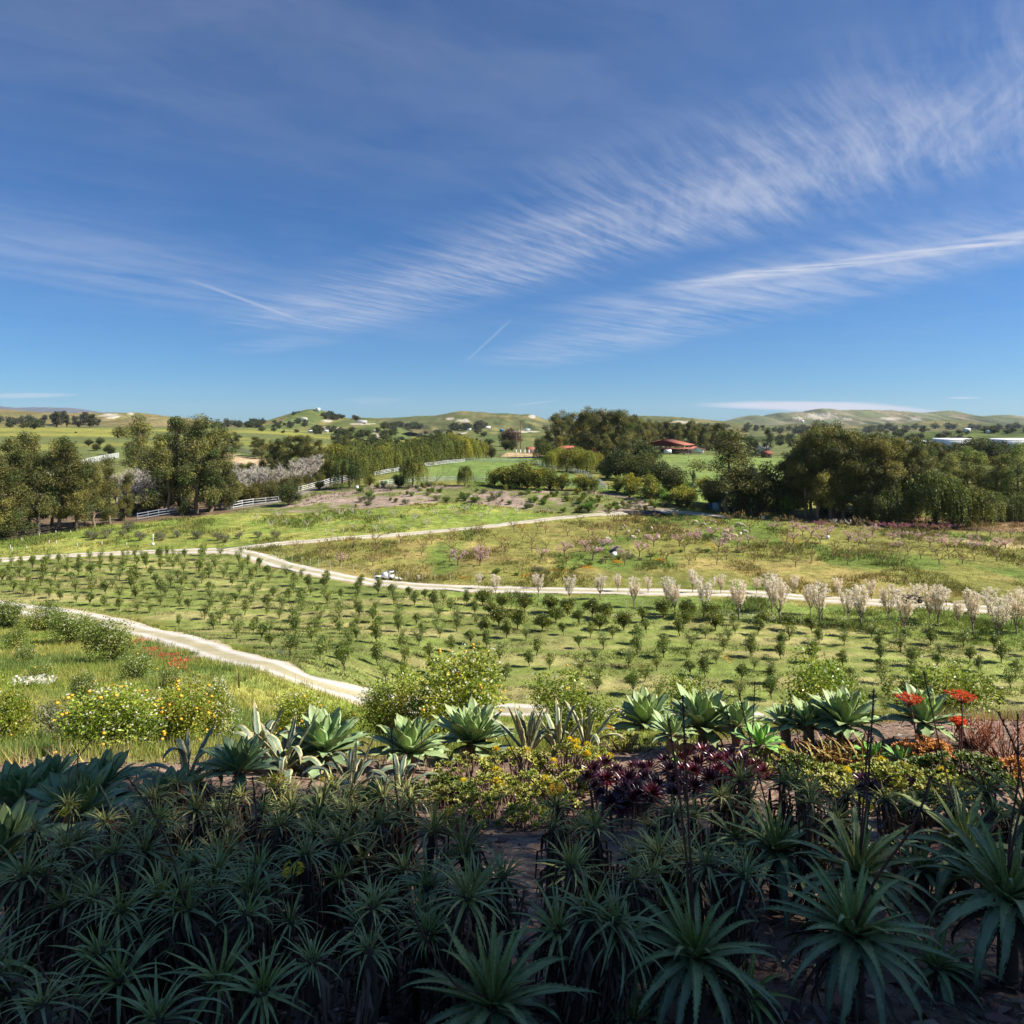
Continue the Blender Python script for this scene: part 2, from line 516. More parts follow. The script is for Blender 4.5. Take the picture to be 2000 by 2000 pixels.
def ground_color(x, y):
    n1, n2, n3 = fbm(x * .06, y * .06, 21, 4), fbm(x * .25, y * .25, 31, 3), fbm(x * .9, y * .9, 41, 2)
    mixc = lambda a, b, t: a * (1 - t[..., None]) + b * t[..., None]
    jx, jy = x + (n3 - .5) * 2.5 + (n2 - .5) * 4, y + (n2 - .5) * 5
    peach = mixc(S(128, 126, 66), S(154, 138, 84), ss(n1 * .6 + n2 * .4, .50, .74))
    peach = mixc(peach, S(106, 120, 56), ss(fbm(x * .09, y * .05, 57, 3), .55, .7))
    c = mixc(peach, S(102, 108, 62), ss(y, 225, 300))
    must = ss(fbm(x * .008, y * .02, 77, 3) + (n1 - .5) * .2, .47, .62) * ss(y, 300, 420) * ss(-x, 20, 90)
    c = mixc(c, S(168, 160, 70), must * .5)
    near = mixc(S(126, 140, 60), S(154, 152, 80), ss(n1 * .5 + n2 * .5, .42, .66))
    near = mixc(near, S(100, 120, 60), ss(fbm(x * .12, y * .12, 61, 3), .5, .68) * .8)
    c = mixc(c, near, 1 - ss(y, 76, 84))
    orch = mixc(S(122, 130, 68), S(152, 144, 94), ss(fbm(x * .10, y * .75, 91, 3), .44, .66))
    orch = mixc(orch, S(112, 126, 62), ss(n1, .5, .68) * .6)
    for r, col in ((R_ORCH, orch), (R_VERGE, mixc(S(102, 122, 58), S(132, 140, 72), n2)), (R_NORTH, mixc(S(124, 138, 64), S(152, 150, 80), ss(n1 * .5 + n2 * .5, .4, .65))),
                   (R_BANK, mixc(S(148, 130, 116), S(112, 116, 66), ss(n2 * .6 + n1 * .5, .50, .60))), (R_PAD, mixc(S(100, 122, 62), S(118, 132, 70), n2)),
                   (R_RIGHT, mixc(S(106, 126, 64), S(124, 134, 72), n2)), (R_GROVE, mixc(S(96, 80, 62), S(124, 104, 82), n2)), (R_CLUMP, mixc(S(120, 96, 74), S(160, 132, 100), n2)),
                   (R_SAND, mixc(S(196, 176, 142), S(150, 140, 86), n2)), (R_CUT, mixc(S(196, 170, 132), S(176, 150, 110), n2)), (R_TAN, mixc(S(196, 172, 138), S(170, 140, 110), n2))):
        c = np.where(inpoly(jx, jy, r)[..., None], col, c)
    fg = mixc(S(124, 102, 90), S(170, 142, 122), n3)
    edge = 12.6 + (n2 - .5) * 2 - 1.0 * ss(-x, 2, 9)
    c = mixc(fg, c, ss(y, edge - .4, edge + .6))
    return c


def axis(fine, a, b, far_lo, far_hi, g=1.09):
    v = list(np.arange(a, b, fine)); s = fine; x = b; hi = []
    while x < far_hi:
        hi.append(x); s *= g; x += s
    s = fine; x = a - fine; lo = []
    while x > far_lo:
        lo.append(x); s *= g; x -= s
    return np.array(lo[::-1] + v + hi)


def build_ground():
    xs = axis(.8, -110, 110, -9000, 9000, 1.07)
    ys = np.concatenate([axis(.5, -6, 40, -400, 41, 1.15), np.arange(41.5, 215, .8), np.geomspace(216, 9000, 130)])
    X, Y = np.meshgrid(xs, ys)
    Z = h(X, Y)
    C = ground_color(X, Y)
    nx, ny = len(xs), len(ys)
    i = np.arange(ny - 1)[:, None] * nx + np.arange(nx - 1)[None]
    g = G().add(np.stack([X, Y, Z], -1).reshape(-1, 3), np.stack([i, i + 1, i + nx + 1, i + nx], -1).reshape(-1, 4), C.reshape(-1, 3))
    m = bpy.data.materials.new('ground')
    m.use_nodes = True
    nt = m.node_tree; N = NB(nt); bs = nt.nodes['Principled BSDF']
    tc = N.new('ShaderNodeTexCoord'); a = N.new('ShaderNodeAttribute', attribute_name='Col')
    n1 = N.noise(tc.outputs['Object'], .55, 6, .62); n2 = N.noise(tc.outputs['Object'], 7, 5, .65); n3 = N.noise(tc.outputs['Object'], .07, 6, .65)
    k = N.m('MULTIPLY', N.m('MULTIPLY', N.ramp(n1, .3, .7, .72, 1.28), N.ramp(n2, .3, .7, .7, 1.3)), N.ramp(n3, .32, .68, .78, 1.2))
    c = N.mix(1.0, a.outputs['Color'], N.vec(k, k, N.m('MULTIPLY', k, .95)), 'MULTIPLY')
    nt.links.new(c, bs.inputs['Base Color'])
    bs.inputs['Roughness'].default_value = .95; bs.inputs['Specular IOR Level'].default_value = .1
    b = N.new('ShaderNodeBump'); b.inputs['Strength'].default_value = .7; b.inputs['Distance'].default_value = .12
    nt.links.new(N.lin((n1, .5), (n2, .5)), b.inputs['Height']); nt.links.new(b.outputs[0], bs.inputs['Normal'])
    tag(obj('ground', g.mesh('ground', m, True)), 'rolling orchard and meadow ground below the garden bank', kind='structure')


build_ground()

# ------------------------------------------------------------------ dirt roads
def smooth_line(pts, step=1.0):
    pts = np.array(pts, float)
    s = np.concatenate([[0], np.cumsum(np.linalg.norm(np.diff(pts, axis=0), axis=1))])
    n = max(int(s[-1] / step), 2)
    q = np.linspace(0, s[-1], n)
    x, y = np.interp(q, s, pts[:, 0]), np.interp(q, s, pts[:, 1])
    k = max(int(5 / step), 1)
    ker = np.hanning(2 * k + 3)[1:-1]; ker /= ker.sum()
    pad = len(ker) // 2
    x2 = np.convolve(np.pad(x, pad, 'reflect', reflect_type='odd'), ker, 'valid'); y2 = np.convolve(np.pad(y, pad, 'reflect', reflect_type='odd'), ker, 'valid')
    return np.stack([x2, y2], 1)


def road_mat():
    m = bpy.data.materials.new('dirt_road'); m.use_nodes = True
    nt = m.node_tree; N = NB(nt); bs = nt.nodes['Principled BSDF']
    tc = N.new('ShaderNodeTexCoord'); a = N.new('ShaderNodeAttribute', attribute_name='Col')
    n1 = N.noise(tc.outputs['Object'], .35, 5, .6); n2 = N.noise(tc.outputs['Object'], 5, 5, .7)
    k = N.m('MULTIPLY', N.ramp(n1, .3, .7, .88, 1.1), N.ramp(n2, .3, .7, .82, 1.15))
    nt.links.new(N.mix(1.0, a.outputs['Color'], N.vec(k, k, k), 'MULTIPLY'), bs.inputs['Base Color'])
    bs.inputs['Roughness'].default_value = .95; bs.inputs['Specular IOR Level'].default_value = .1
    b = N.new('ShaderNodeBump'); b.inputs['Strength'].default_value = .5; b.inputs['Distance'].default_value = .05
    nt.links.new(n2, b.inputs['Height']); nt.links.new(b.outputs[0], bs.inputs['Normal'])
    return m


M['road'] = road_mat()
ROADS = {}


def road(name, px, width, label, lift=.07, tone=1.0):
    ln = smooth_line([P(u, v)[:2] for u, v in px])
    T = np.gradient(ln, axis=0); T /= np.linalg.norm(T, axis=1)[:, None]
    Nn = np.stack([-T[:, 1], T[:, 0]], 1)
    s = np.arange(len(ln)) * 1.0
    offs = np.array([-1, -.82, -.5, -.2, .2, .5, .82, 1.0])
    g = G()
    rows = []
    cols = []
    for k, o in enumerate(offs):
        wob = (fbm(s * .25, s * 0 + o * 3, 5, 3) - .5) * (2.4 if abs(o) == 1 else .6)
        xy = ln + Nn * ((o * width / 2 + wob))[:, None]
        z = h(xy[:, 0], xy[:, 1]) + (lift if abs(o) < 1 else -.03)
        rows.append(np.column_stack([xy, z]))
        base = {1: S(156, 142, 96), .82: S(180, 166, 140), .5: S(202, 195, 184), .2: S(168, 158, 126)}[abs(o)] * 1.02 * tone
        cols.append(np.repeat(base[None], len(ln), 0) * (.9 + .2 * fbm(s * .2, s * 0 + k, 9, 3))[:, None])
    n = len(ln); K = len(offs)
    V = np.stack(rows, 1).reshape(-1, 3)
    i = np.arange(n - 1)[:, None] * K + np.arange(K - 1)[None]
    g.add(V, np.stack([i, i + K, i + K + 1, i + 1], -1).reshape(-1, 4), np.stack(cols, 1).reshape(-1, 3))
    ROADS[name] = (ln, width)
    o = tag(obj(name, g.mesh(name, M['road'], True)), label, kind='structure')
    return ln


LOW = road('dirt_road', [(-260, 1150), (-20, 1181), (60, 1192), (150, 1205), (230, 1220), (330, 1245), (400, 1265), (470, 1291), (560, 1325), (640, 1348), (720, 1366), (800, 1379), (900, 1386), (1000, 1389), (1100, 1393), (1180, 1396), (1300, 1399), (1500, 1401)], 4.9, 'pale dirt road curving below the orange trees', .09)
UPB = road('dirt_road', [(-300, 1112), (-20, 1096), (150, 1084), (300, 1078), (420, 1075), (470, 1077), (500, 1087), (540, 1101), (620, 1119), (700, 1133), (800, 1145), (950, 1152), (1100, 1154), (1300, 1157), (1500, 1162), (1650, 1173), (1750, 1179), (1880, 1187), (2020, 1197), (2300, 1215)], 4.6, 'pale dirt road along the far side of the citrus orchard', .08)
UPA = road('dirt_path', [(440, 1076), (480, 1068), (560, 1061), (700, 1050), (800, 1043), (900, 1034), (1000, 1022), (1100, 1011), (1200, 1004), (1290, 999), (1340, 1001), (1420, 1010)], 3.6, 'narrow pale dirt path climbing towards the mound', .09)
FARR = road('dirt_path', [(200, 1012), (330, 1000), (440, 994), (520, 984), (590, 962), (650, 944), (700, 934)], 5.5, 'grey lane beside the white rail fence', .09, .45)


def road_dist(x, y):
    d = np.full(np.shape(x), 1e9)
    for ln, w in ROADS.values():
        pass
    for ln, w in ((LOW, 4.9), (UPB, 4.6), (UPA, 3.6), (FARR, 5.5)):
        for k in range(0, len(ln), 2):
            d = np.minimum(d, np.hypot(x - ln[k, 0], y - ln[k, 1]) - w / 2)
    return d

# ------------------------------------------------------------------ far hills
def hill_mat():
    m = bpy.data.materials.new('hill'); m.use_nodes = True
    nt = m.node_tree; N = NB(nt); bs = nt.nodes['Principled BSDF']
    tc = N.new('ShaderNodeTexCoord'); a = N.new('ShaderNodeAttribute', attribute_name='Col')
    n1 = N.noise(tc.outputs['Object'], .012, 6, .6); n2 = N.noise(tc.outputs['Object'], .07, 4, .6)
    k = N.m('MULTIPLY', N.ramp(n1, .3, .7, .72, 1.28), N.ramp(n2, .3, .7, .82, 1.18))
    c = N.mix(1.0, a.outputs['Color'], N.vec(k, k, N.m('MULTIPLY', k, .96)), 'MULTIPLY')
    scrub = N.m('MULTIPLY', N.ramp(n2, .49, .58), N.ramp(n1, .34, .52))
    c = N.mix(N.m('MULTIPLY', scrub, .75), c, tuple(S(70, 80, 48)))
    nt.links.new(c, bs.inputs['Base Color'])
    bs.inputs['Roughness'].default_value = 1.0; bs.inputs['Specular IOR Level'].default_value = .05
    return m


M['hill'] = hill_mat()
HILLV, HILLF = [], []
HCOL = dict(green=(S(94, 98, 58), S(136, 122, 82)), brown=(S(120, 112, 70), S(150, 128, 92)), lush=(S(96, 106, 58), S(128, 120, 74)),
            scrub=(S(72, 84, 46), S(108, 118, 62)), blue=(S(92, 96, 108), S(100, 102, 116)), haze=(S(112, 118, 84), S(146, 132, 108)))  # blue and haze palettes carry distance haze in the hill colour


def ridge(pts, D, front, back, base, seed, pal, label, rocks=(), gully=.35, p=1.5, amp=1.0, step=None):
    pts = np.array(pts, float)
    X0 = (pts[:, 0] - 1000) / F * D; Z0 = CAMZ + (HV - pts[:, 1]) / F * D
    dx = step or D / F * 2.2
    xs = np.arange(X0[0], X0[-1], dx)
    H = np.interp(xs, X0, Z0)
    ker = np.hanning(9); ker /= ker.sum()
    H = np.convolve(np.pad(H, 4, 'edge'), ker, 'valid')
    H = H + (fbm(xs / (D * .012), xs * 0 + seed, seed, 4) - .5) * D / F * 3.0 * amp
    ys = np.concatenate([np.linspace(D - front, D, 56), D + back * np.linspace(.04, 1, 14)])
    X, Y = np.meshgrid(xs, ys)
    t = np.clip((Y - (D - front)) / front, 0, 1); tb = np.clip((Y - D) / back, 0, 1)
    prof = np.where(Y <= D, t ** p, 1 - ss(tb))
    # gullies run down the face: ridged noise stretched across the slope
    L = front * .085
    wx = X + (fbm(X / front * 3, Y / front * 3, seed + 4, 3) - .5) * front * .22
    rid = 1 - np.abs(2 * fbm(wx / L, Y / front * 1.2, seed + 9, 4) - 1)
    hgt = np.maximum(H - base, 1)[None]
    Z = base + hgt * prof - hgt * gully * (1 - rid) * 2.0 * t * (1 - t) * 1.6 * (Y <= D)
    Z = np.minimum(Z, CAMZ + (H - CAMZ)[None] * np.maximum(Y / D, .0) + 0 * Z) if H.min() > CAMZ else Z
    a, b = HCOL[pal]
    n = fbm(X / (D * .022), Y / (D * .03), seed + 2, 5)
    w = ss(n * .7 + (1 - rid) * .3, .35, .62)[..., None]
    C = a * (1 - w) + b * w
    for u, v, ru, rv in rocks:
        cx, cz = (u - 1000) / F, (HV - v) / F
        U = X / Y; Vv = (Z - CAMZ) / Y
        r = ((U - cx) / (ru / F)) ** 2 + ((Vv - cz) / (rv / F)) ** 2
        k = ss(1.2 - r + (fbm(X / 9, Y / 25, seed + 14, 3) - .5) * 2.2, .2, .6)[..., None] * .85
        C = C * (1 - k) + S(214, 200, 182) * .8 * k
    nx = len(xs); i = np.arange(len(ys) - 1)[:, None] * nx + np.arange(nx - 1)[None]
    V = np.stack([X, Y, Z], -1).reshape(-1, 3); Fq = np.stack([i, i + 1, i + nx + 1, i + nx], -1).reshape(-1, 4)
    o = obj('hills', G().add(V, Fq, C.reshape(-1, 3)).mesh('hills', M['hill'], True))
    tag(o, label, kind='structure')
    HILLV.append(V); HILLF.append(Fq)


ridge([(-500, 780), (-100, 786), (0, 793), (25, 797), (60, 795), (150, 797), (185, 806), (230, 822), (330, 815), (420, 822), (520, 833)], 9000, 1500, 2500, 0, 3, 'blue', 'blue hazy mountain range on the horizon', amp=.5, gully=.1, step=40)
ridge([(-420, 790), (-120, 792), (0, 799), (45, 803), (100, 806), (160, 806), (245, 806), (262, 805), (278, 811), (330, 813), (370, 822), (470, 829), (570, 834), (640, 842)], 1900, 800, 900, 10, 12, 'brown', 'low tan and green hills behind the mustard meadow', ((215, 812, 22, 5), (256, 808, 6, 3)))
ridge([(380, 846), (440, 838), (500, 828), (540, 817), (572, 806), (598, 800), (610, 799), (628, 801), (652, 811), (680, 817), (720, 819), (760, 830), (800, 845)], 1500, 520, 500, 8, 23, 'lush', 'cone shaped green hill with a white tank on top', ((706, 828, 25, 2), (640, 822, 14, 3), (640, 836, 22, 3)), gully=.16, amp=.35, p=1.15)
ridge([(560, 836), (660, 822), (700, 815), (740, 817), (800, 814), (850, 811), (880, 806), (905, 803), (950, 806), (1000, 808), (1040, 810), (1062, 818), (1100, 822), (1180, 818), (1240, 812), (1300, 813), (1370, 818), (1420, 823), (1500, 832), (1600, 846)], 2300, 1000, 900, 8, 31, 'green', 'long rounded green and tan ridge behind the pepper trees', ((905, 822, 14, 4), (880, 818, 8, 3), (1040, 814, 8, 4), (1332, 826, 30, 5)), gully=.42)
ridge([(560, 872), (620, 858), (650, 846), (690, 836), (735, 834), (770, 845), (800, 858), (840, 872)], 820, 260, 300, 6, 42, 'scrub', 'scrubby spur dotted with dark bushes', ((735, 850, 5, 12),), gully=.2, amp=.5)
ridge([(740, 874), (800, 862), (850, 850), (900, 845), (960, 841), (1040, 840), (1120, 841), (1250, 844), (1400, 848)], 1050, 330, 300, 6, 47, 'lush', 'low smooth green rise below the long ridge', ((890, 846, 26, 2.5), (1020, 843, 40, 2)), gully=.15, amp=.5)
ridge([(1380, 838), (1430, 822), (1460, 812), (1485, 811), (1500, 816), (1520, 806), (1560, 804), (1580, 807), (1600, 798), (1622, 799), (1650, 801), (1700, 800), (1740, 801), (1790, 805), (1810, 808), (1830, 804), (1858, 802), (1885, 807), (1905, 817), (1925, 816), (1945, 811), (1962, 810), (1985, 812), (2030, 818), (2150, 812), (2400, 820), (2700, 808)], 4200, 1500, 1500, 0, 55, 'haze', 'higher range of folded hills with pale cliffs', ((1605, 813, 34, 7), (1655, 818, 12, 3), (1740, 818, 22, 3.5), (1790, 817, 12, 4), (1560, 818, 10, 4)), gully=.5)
ridge([(1400, 846), (1470, 836), (1560, 827), (1620, 832), (1700, 829), (1780, 826), (1850, 820), (1900, 822), (1960, 833), (2050, 836), (2200, 830), (2500, 838)], 2600, 800, 600, 6, 63, 'green', 'lower grassy foothills in front of the folded range', ((1730, 826, 20, 2),), gully=.25, amp=.7)
ridge([(1450, 855), (1560, 849), (1640, 846), (1750, 847), (1850, 843), (1930, 840), (2050, 838), (2300, 840)], 1000, 300, 300, 6, 71, 'scrub', 'dark green belt of orchards on rising ground', gully=.1, amp=.5)

from mathutils.bvhtree import BVHTree
_off = np.cumsum([0] + [len(v) for v in HILLV[:-1]])
_bvh = BVHTree.FromPolygons(np.concatenate(HILLV).tolist(), np.concatenate([f + o for f, o in zip(HILLF, _off)]).tolist())


def PH(u, v):
    """point seen at u, v on the hills or, nearer, on the ground"""
    g = P(u, v)
    d = Vector(((u - 1000) / F, 1, (HV - v) / F)).normalized()
    hit = _bvh.ray_cast(Vector((0, 0, CAMZ)), d)[0]
    if hit is not None and (hit.y < g[1] or g[1] > 3300):
        return np.array(hit)
    return g


# ------------------------------------------------------------------ trees and shrubs (shared part meshes)
def unit(n, rng):
    v = rng.normal(size=(n, 3))
    return v / np.linalg.norm(v, axis=1)[:, None]


def jitter(col, n, rng, k=.18, hue=.08):
    c = np.repeat(np.atleast_2d(col), n, 0) if np.ndim(col) == 1 else np.asarray(col)
    return np.clip(c * (1 + rng.normal(0, k, (n, 1))) * (1 + rng.normal(0, hue, (n, 3))), .004, .95)


def clump_leaves(g, Cn, R, n, L, W, cols, rng, droop=.3, up=0.0, jit=.2, mi=0, flat=1.0):
    """n leaves in each of the clumps Cn with radii R"""
    k = len(Cn)
    idx = np.repeat(np.arange(k), n)
    u = unit(k * n, rng) * (rng.random((k * n, 1)) ** .45)
    pos = Cn[idx] + u * R[idx][:, None] * np.array((1, 1, flat))
    A = u * .7 + rng.normal(size=(k * n, 3)) * .55 + np.array((0, 0, up - droop))
    s = rng.uniform(.7, 1.25, k * n)
    g.leaves(pos, A, L * s, W * s, jitter(cols[idx], k * n, rng, jit), mi, rng)


def wander(a, b, n, k, rng):
    t = np.linspace(0, 1, n)[:, None]
    p = a * (1 - t) + b * t
    w = np.cumsum(rng.normal(size=(n, 3)), 0) * k
    return p + (w - w[0] - t * (w[-1] - w[0])) * np.array((1, 1, .4))


EUCOL = [S(90, 94, 48), S(108, 106, 56), S(126, 122, 64), S(104, 102, 54), S(86, 98, 50), S(138, 132, 68)]


def euc(seed, spread=.24, low=.28, ncl=46, n=270, pal=EUCOL, lean=0.0, leafL=.44):
    """eucalyptus, 20 m: bending pale trunk, rising limbs, hanging leaf clumps with gaps"""
    rng = np.random.default_rng(seed)
    H = 20.0
    t, c = G(), G()
    top = np.array((rng.normal(0, 1) + lean, rng.normal(0, 1), H * .86))
    tr = wander(np.array((0, 0, -.3)), top, 14, .22, rng)
    bc = S(150, 132, 112) * .7
    t.tube(tr, np.linspace(.42, .08, 14), 7, jitter(bc, 14, rng, .15))
    Cn, R = [], []
    nl = 11
    for i in range(nl):
        f = low * .75 + (.95 - low * .75) * i / (nl - 1)
        b = tr[int(f * 13)]
        a = i * 2.4 + rng.normal(0, .3)
        reach = H * spread * rng.uniform(.6, 1.1) * (1.05 - .55 * max(f - .45, 0) / .55)
        e = b + np.array((math.cos(a) * reach, math.sin(a) * reach, H * rng.uniform(.02, .14)))
        lb = wander(b, e, 7, .2, rng)
        t.tube(lb, np.linspace(.17 * (1.2 - f * .6), .03, 7), 5, jitter(bc, 7, rng, .15))
        for k in range(max(2, round(ncl / nl))):
            q = rng.uniform(.35, 1.0)
            p = lb[int(q * 6)] + rng.normal(size=3) * np.array((1.1, 1.1, 1.0)) * H * .045
            Cn.append(p); R.append(H * rng.uniform(.05, .088))
    for k in range(6):
        Cn.append(top + rng.normal(size=3) * np.array((1, 1, .9)) * H * .05 + np.array((0, 0, H * .06))); R.append(H * rng.uniform(.045, .075))
    Cn, R = np.array(Cn), np.array(R)
    cols = np.array([pal[rng.integers(len(pal))] for _ in Cn]) * rng.uniform(.8, 1.2, (len(Cn), 1))
    clump_leaves(c, Cn, R, n, leafL, .145, cols, rng, .55, 0, .25)
    return [('trunk', t.mesh('euc_trunk', M['bark'])), ('crown', c.mesh('euc_crown', M['leaf']))]


PEPCOL = [S(124, 128, 58), S(112, 118, 52), S(138, 136, 66), S(98, 108, 48)]


def pepper(seed, pal=PEPCOL, wide=1.0, ns=520):
    """pepper tree, 9 m: rounded lobes whose sprays hang towards the ground"""
    rng = np.random.default_rng(seed)
    t, c = G(), G()
    bc = S(110, 92, 76) * .7
    tr = wander(np.array((0, 0, -.2)), np.array((.3, 0, 4.5)), 7, .12, rng)
    t.tube(tr, np.linspace(.34, .14, 7), 7, bc)
    lobes = []
    for i in range(11):
        a = i * 2.4; r = (1.0 + 2.1 * (i / 10) ** .6) * wide
        z = 7.9 - 2.6 * (i / 10) ** 1.3 + rng.normal(0, .35)
        e = np.array((math.cos(a) * r, math.sin(a) * r, z - .4))
        t.tube(wander(tr[-2], e, 5, .12, rng), np.linspace(.12, .03, 5), 4, bc)
        lobes.append((e, rng.uniform(1.0, 1.6)))
    for e, R in lobes:
        m = ns // len(lobes)
        col = pal[rng.integers(len(pal))] * rng.uniform(.85, 1.15)
        d = unit(m, rng); d[:, 2] = np.abs(d[:, 2]) * 1.0 - .15
        st = e + d * R
        ln = rng.uniform(1.2, 6.2, m) * (.45 + .55 * np.hypot(st[:, 0], st[:, 1]) / 3.4)
        ln = np.minimum(ln, np.maximum(st[:, 2] - rng.uniform(.2, 1.4, m), .3))
        out = np.stack([d[:, 0], d[:, 1], 0 * d[:, 0]], 1)
        for k in range(20):
            f = k / 19 + rng.uniform(-.03, .03, m)
            p = st + out * (.45 * np.sqrt(np.abs(f)))[:, None] + np.stack([0 * f, 0 * f, -ln * f], 1) + rng.normal(0, .09, (m, 3))
            A = rng.normal(0, .5, (m, 3)) + np.array((0, 0, -1.0)) + out * .4
            c.leaves(p, A, rng.uniform(.28, .46, m), .14, jitter(col, m, rng, .22), 0, rng)
    return [('trunk', t.mesh('pepper_trunk', M['bark'])), ('crown', c.mesh('pepper_crown', M['leaf']))]


def bush(seed, pal, Rx=1.0, Hh=1.6, ncl=16, n=90, L=.12, W=.06, trunk=.25, fruit=None, blossom=None, nb=0, gl=False, cl=.36, droop=.1, twig=S(96, 80, 62), shape='round', tk=1.0):
    """round leafy shrub or small tree; unit in metres"""
    rng = np.random.default_rng(seed)
    t, c = G(), G()
    Cn, R = [], []
    base = np.array((0, 0, trunk * Hh))
    t.tube(wander(np.array((0, 0, -.1)), base + np.array((0, 0, .1)), 4, .02 * Hh, rng), np.linspace(.045, .032, 4) * Hh * tk, 6, twig * .8)
    for i in range(ncl):
        d = unit(1, rng)[0]
        q = rng.random() ** .4
        zc = trunk * Hh + (1 - trunk) * Hh * .5
        if shape == 'vase':
            f = i / ncl
            p = np.array((d[0] * Rx * (.35 + .65 * f), d[1] * Rx * (.35 + .65 * f), trunk * Hh + (1 - trunk) * Hh * (.1 + .85 * f)))
        else:
            p = np.array((d[0] * Rx * q * .8, d[1] * Rx * q * .8, zc + d[2] * (1 - trunk) * Hh * .42 * q))
        Cn.append(p); R.append(Rx * cl * rng.uniform(.75, 1.3))
        t.tube(wander(base, p, 4, .02, rng), np.array((.022, .016, .01, .005)) * Hh * tk, 4, twig * .8)
    Cn, R = np.array(Cn), np.array(R)
    cols = np.array([pal[rng.integers(len(pal))] for _ in Cn]) * rng.uniform(.8, 1.2, (len(Cn), 1))
    clump_leaves(c, Cn, R, n, L, W, cols, rng, droop, .2, .22)
    parts = [('trunk', t.mesh('bush_trunk', M['bark'])), ('crown', c.mesh('bush_crown', M['leaf_glossy'] if gl else M['leaf']))]
    if nb:
        b = G()
        k = rng.integers(len(Cn), size=nb)
        p = Cn[k] + unit(nb, rng) * R[k][:, None] * rng.uniform(.85, 1.15, (nb, 1))
        for rep in range(3):
            b.leaves(p + rng.normal(0, L * .35, (nb, 3)), rng.normal(size=(nb, 3)), L * .7, L * .6, jitter(blossom, nb, rng, .08, .03), 0, rng)
        parts.append(('blossom', b.mesh('blossom', M['petal'])))
    return parts, (Cn, R)


def bare(seed, H=2.3, lev=3, n0=5, pal=S(120, 104, 88), tip=None, ntip=0, up=.55, r0=.055, spread=.62, trunk=.3, tipL=.1, tipname='crown'):
    """leafless fruit tree: short trunk, open vase of forked branches, optional buds or blossom at the twigs"""
    rng = np.random.default_rng(seed)
    t = G(); ends = []

    def grow(p, d, L, r, k):
        d = d / np.linalg.norm(d)
        pts = [p]
        for i in range(4):
            d = d + rng.normal(0, .10, 3) + np.array((0, 0, .03)); d /= np.linalg.norm(d)
            pts.append(pts[-1] + d * L / 4)
        t.tube(np.array(pts), np.linspace(r, r * .55, 5), 4 if k else 3, pal * rng.uniform(.8, 1.15))
        ends.extend(pts[1:] if k <= 1 else pts[3:])
        if k:
            for j in range(rng.integers(2, 4)):
                grow(pts[-1 - (j % 2)], d + rng.normal(0, .45, 3) + np.array((0, 0, .15)), L * rng.uniform(.5, .75), r * .55, k - 1)
    top = np.array((rng.normal(0, .03), rng.normal(0, .03), trunk * H))
    t.tube(np.array(((0, 0, -.1), top * .5, top)), (r0 * H * .75, r0 * H * .62, r0 * H * .6), 6, pal * .75)
    for i in range(n0):
        a = i * 2 * math.pi / n0 + rng.normal(0, .25)
        grow(top, np.array((math.cos(a) * spread, math.sin(a) * spread, up)), H * (1 - trunk) * .55, r0 * H * .42, lev - 1)
    parts = [('trunk', t.mesh('bare_trunk', M['bark']))]
    if ntip:
        e = np.array(ends); k = rng.integers(len(e), size=ntip)
        g = G()
        cols = np.array([tip[i] for i in rng.integers(len(tip), size=ntip)])
        g.leaves(e[k] + rng.normal(0, .05, (ntip, 3)) * H * .5, rng.normal(size=(ntip, 3)) + np.array((0, 0, .3)), rng.uniform(.7, 1.3, ntip) * tipL, tipL * .7, jitter(cols, ntip, rng, .12, .05), 0, rng)
        parts.append((tipname, g.mesh('tips', M['petal'] if tipname == 'blossom' else M['leaf'])))
    return parts


def poplar(seed, H=10.0, col=S(196, 186, 172)):
    """bare white poplar: many fine steep branches"""
    rng = np.random.default_rng(seed)
    t, w = G(), G()
    tr = wander(np.array((0, 0, -.2)), np.array((rng.normal(0, .3), 0, H * .9)), 8, .08, rng)
    t.tube(tr, np.linspace(.16, .03, 8), 6, col * .62)
    for i in range(34):
        f = rng.uniform(.12, .9); b = tr[int(f * 7)]
        a = i * 2.4
        L = H * (.42 - .25 * f)
        e = b + np.array((math.cos(a) * L * .42, math.sin(a) * L * .42, L * .85))
        lb = wander(b, e, 6, .05, rng)
        t.tube(lb, np.linspace(.05, .018, 6), 4, col * .6)
        for j in range(17):
            s = lb[rng.integers(1, 6)]
            q = s + np.array((rng.normal(0, .35), rng.normal(0, .35), rng.uniform(.6, 1.5)))
            w.tube(wander(s, q, 4, .05, rng), np.linspace(.036, .018, 4), 3, col * rng.uniform(.8, 1.0), cap=False)
    return [('trunk', t.mesh('poplar_trunk', M['bark'])), ('crown', w.mesh('poplar_twigs', M['bark']))]


